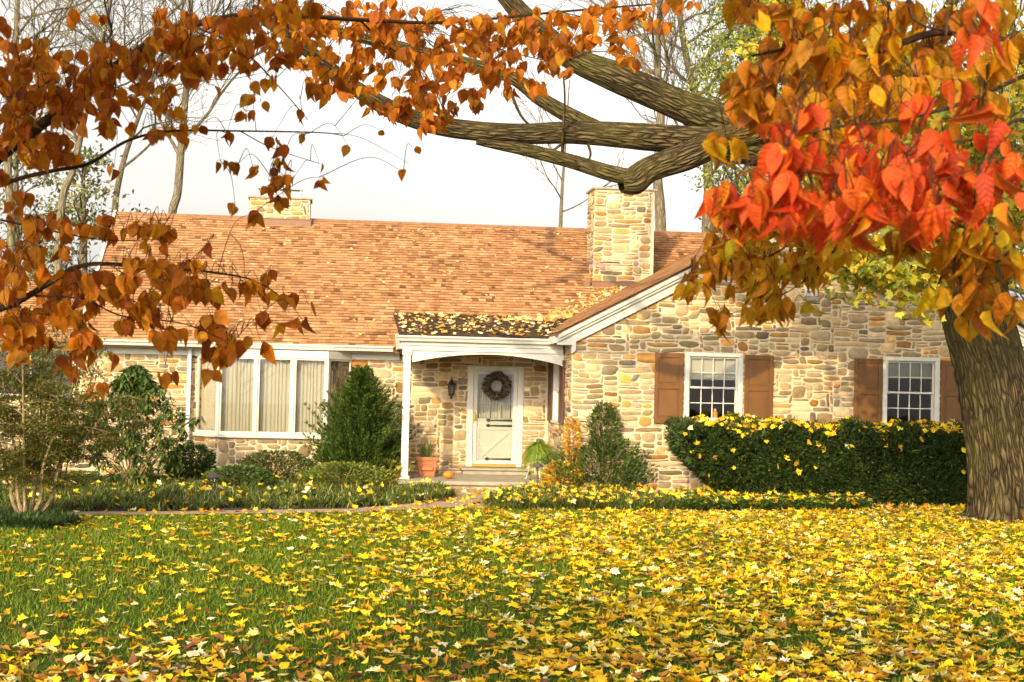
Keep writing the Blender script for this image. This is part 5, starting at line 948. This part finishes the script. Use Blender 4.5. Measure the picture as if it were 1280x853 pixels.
right_limbs = [([trr + [0, 0, 1.9], (1420, 120, 5.3), (1280, 60, 5.2), (1180, 40, 5.1), (1090, 65, 5), (1000, 60, 5), (940, 70, 5)], .022, .004), ([(1280, 95, 5.2), (1200, 130, 4.8), (1120, 150, 4.5), (1040, 160, 4.3), (970, 180, 4.2), (920, 220, 4.2)], .008, .002), ([trr + [0, 0, 1.6], (1380, 170, 5), (1280, 150, 4.7), (1240, 170, 4.3), (1180, 180, 4.2), (1120, 200, 4.1)], .010, .002), ([trr + [0, 0, 1.5], (1400, 290, 5), (1280, 290, 4.7), (1225, 292, 4.6), (1170, 270, 4.6), (1100, 262, 4.6)], .008, .002), ([(1280, 290, 4.7), (1250, 325, 4.6), (1200, 350, 4.6)], .006, .002), ([(1000, 150, 4.9), (1010, 210, 5.6), (1020, 270, 6.4), (980, 310, 6.9), (930, 335, 7), (880, 350, 7)], .008, .002), ([(1020, 270, 6.4), (1050, 300, 6.8), (1000, 355, 7), (950, 380, 7), (905, 395, 7)], .005, .0015), ([trr + [0, 0, 2.2], (1380, -60, 5.2), (1200, -80, 5.2), (1000, -90, 5.2)], .02, .006), ([trr + [0, 0, 2.6], (1500, -700, 4.2), (1250, -1000, 3.6), (950, -1080, 3.3), (650, -1100, 3.2), (540, -1080, 3.2)], .03, .006), ([(1130, -60, 5.2), (1140, 20, 4.8), (1190, 40, 4.2), (1215, 45, 3.7)], .006, .002)]
build_dogwood('dogwood_tree', trr, 'dogwood with glowing red and orange leaves overhanging from the right', right_limbs, right_blobs, ([trr - [0, 0, .1], trr + [.05, 0, .8], trr + [0, 0, 1.9], trr + [.1, .1, 2.8]], .12, .06), tpl=ON)

# ================================================================== LIGHT, SKY, CAMERA
Ld = hu * .5 + hv * 1. + np.array([0, 0, -.50]); Ld /= np.linalg.norm(Ld); ts_ = -Ld
sun = bpy.data.lights.new('sun', 'SUN'); sun.energy = 4.6; sun.angle = radians(.5); sun.color = (1., .78, .43); so = bpy.data.objects.new('sun', sun); col.objects.link(so)
so.rotation_euler = Vector(ts_).to_track_quat('Z', 'Y').to_euler(); so.location = (0, -20, 30)
w = bpy.data.worlds.new('World'); S.world = w; w.use_nodes = True; N = w.node_tree.nodes; L = w.node_tree.links
sk = N.new('ShaderNodeTexSky'); sk.sky_type = 'NISHITA'; sk.sun_disc = False; sk.sun_elevation = math.asin(ts_[2]); sk.sun_rotation = atan2(ts_[0], ts_[1]); sk.air_density = 1.2; sk.dust_density = 4.; sk.ozone_density = 1.
hs_ = N.new('ShaderNodeHueSaturation'); hs_.inputs['Saturation'].default_value = .10; hs_.inputs['Value'].default_value = 2.3; L.new(sk.outputs[0], hs_.inputs['Color'])
tcw = N.new('ShaderNodeTexCoord'); mpw = N.new('ShaderNodeMapping'); mpw.inputs['Scale'].default_value = (1, 1, 3); L.new(tcw.outputs['Generated'], mpw.inputs[0]); nw = N.new('ShaderNodeTexNoise'); nw.inputs['Scale'].default_value = 3; nw.inputs['Detail'].default_value = 7; L.new(mpw.outputs[0], nw.inputs['Vector'])
mw = N.new('ShaderNodeMapRange'); mw.inputs[1].default_value = .4; mw.inputs[2].default_value = .7; mw.inputs[3].default_value = .95; mw.inputs[4].default_value = 1.12; L.new(nw.outputs[0], mw.inputs[0]); vs = N.new('ShaderNodeVectorMath'); vs.operation = 'SCALE'; L.new(hs_.outputs[0], vs.inputs[0]); L.new(mw.outputs[0], vs.inputs['Scale'])
wm_ = N.new('ShaderNodeVectorMath'); wm_.operation = 'MULTIPLY'; wm_.inputs[1].default_value = (1.03, .985, .92); L.new(vs.outputs[0], wm_.inputs[0]); L.new(wm_.outputs[0], N['Background'].inputs[0]); N['Background'].inputs[1].default_value = .12
cam = bpy.data.cameras.new('camera'); cam.sensor_width = 36; cam.lens = f_px / 1280 * 36; cam.clip_end = 1000; cam.clip_start = .1; cam.dof.use_dof = True; cam.dof.focus_distance = 19; cam.dof.aperture_fstop = 7
co = bpy.data.objects.new('camera', cam); col.objects.link(co); Mx = Matrix.Identity(4)
for i in range(3): Mx[i][0] = Rt[i]; Mx[i][1] = Uc[i]; Mx[i][2] = -Fw[i]
Mx[0][3], Mx[1][3], Mx[2][3] = CAM; co.matrix_world = Mx; S.camera = co
S.view_settings.view_transform = 'Standard'; S.view_settings.look = 'None'; S.view_settings.exposure = .0; S.view_settings.gamma = 1
S.render.engine = 'CYCLES'; S.cycles.max_bounces = 6; S.cycles.transparent_max_bounces = 8; S.cycles.diffuse_bounces = 3; S.cycles.use_denoising = True
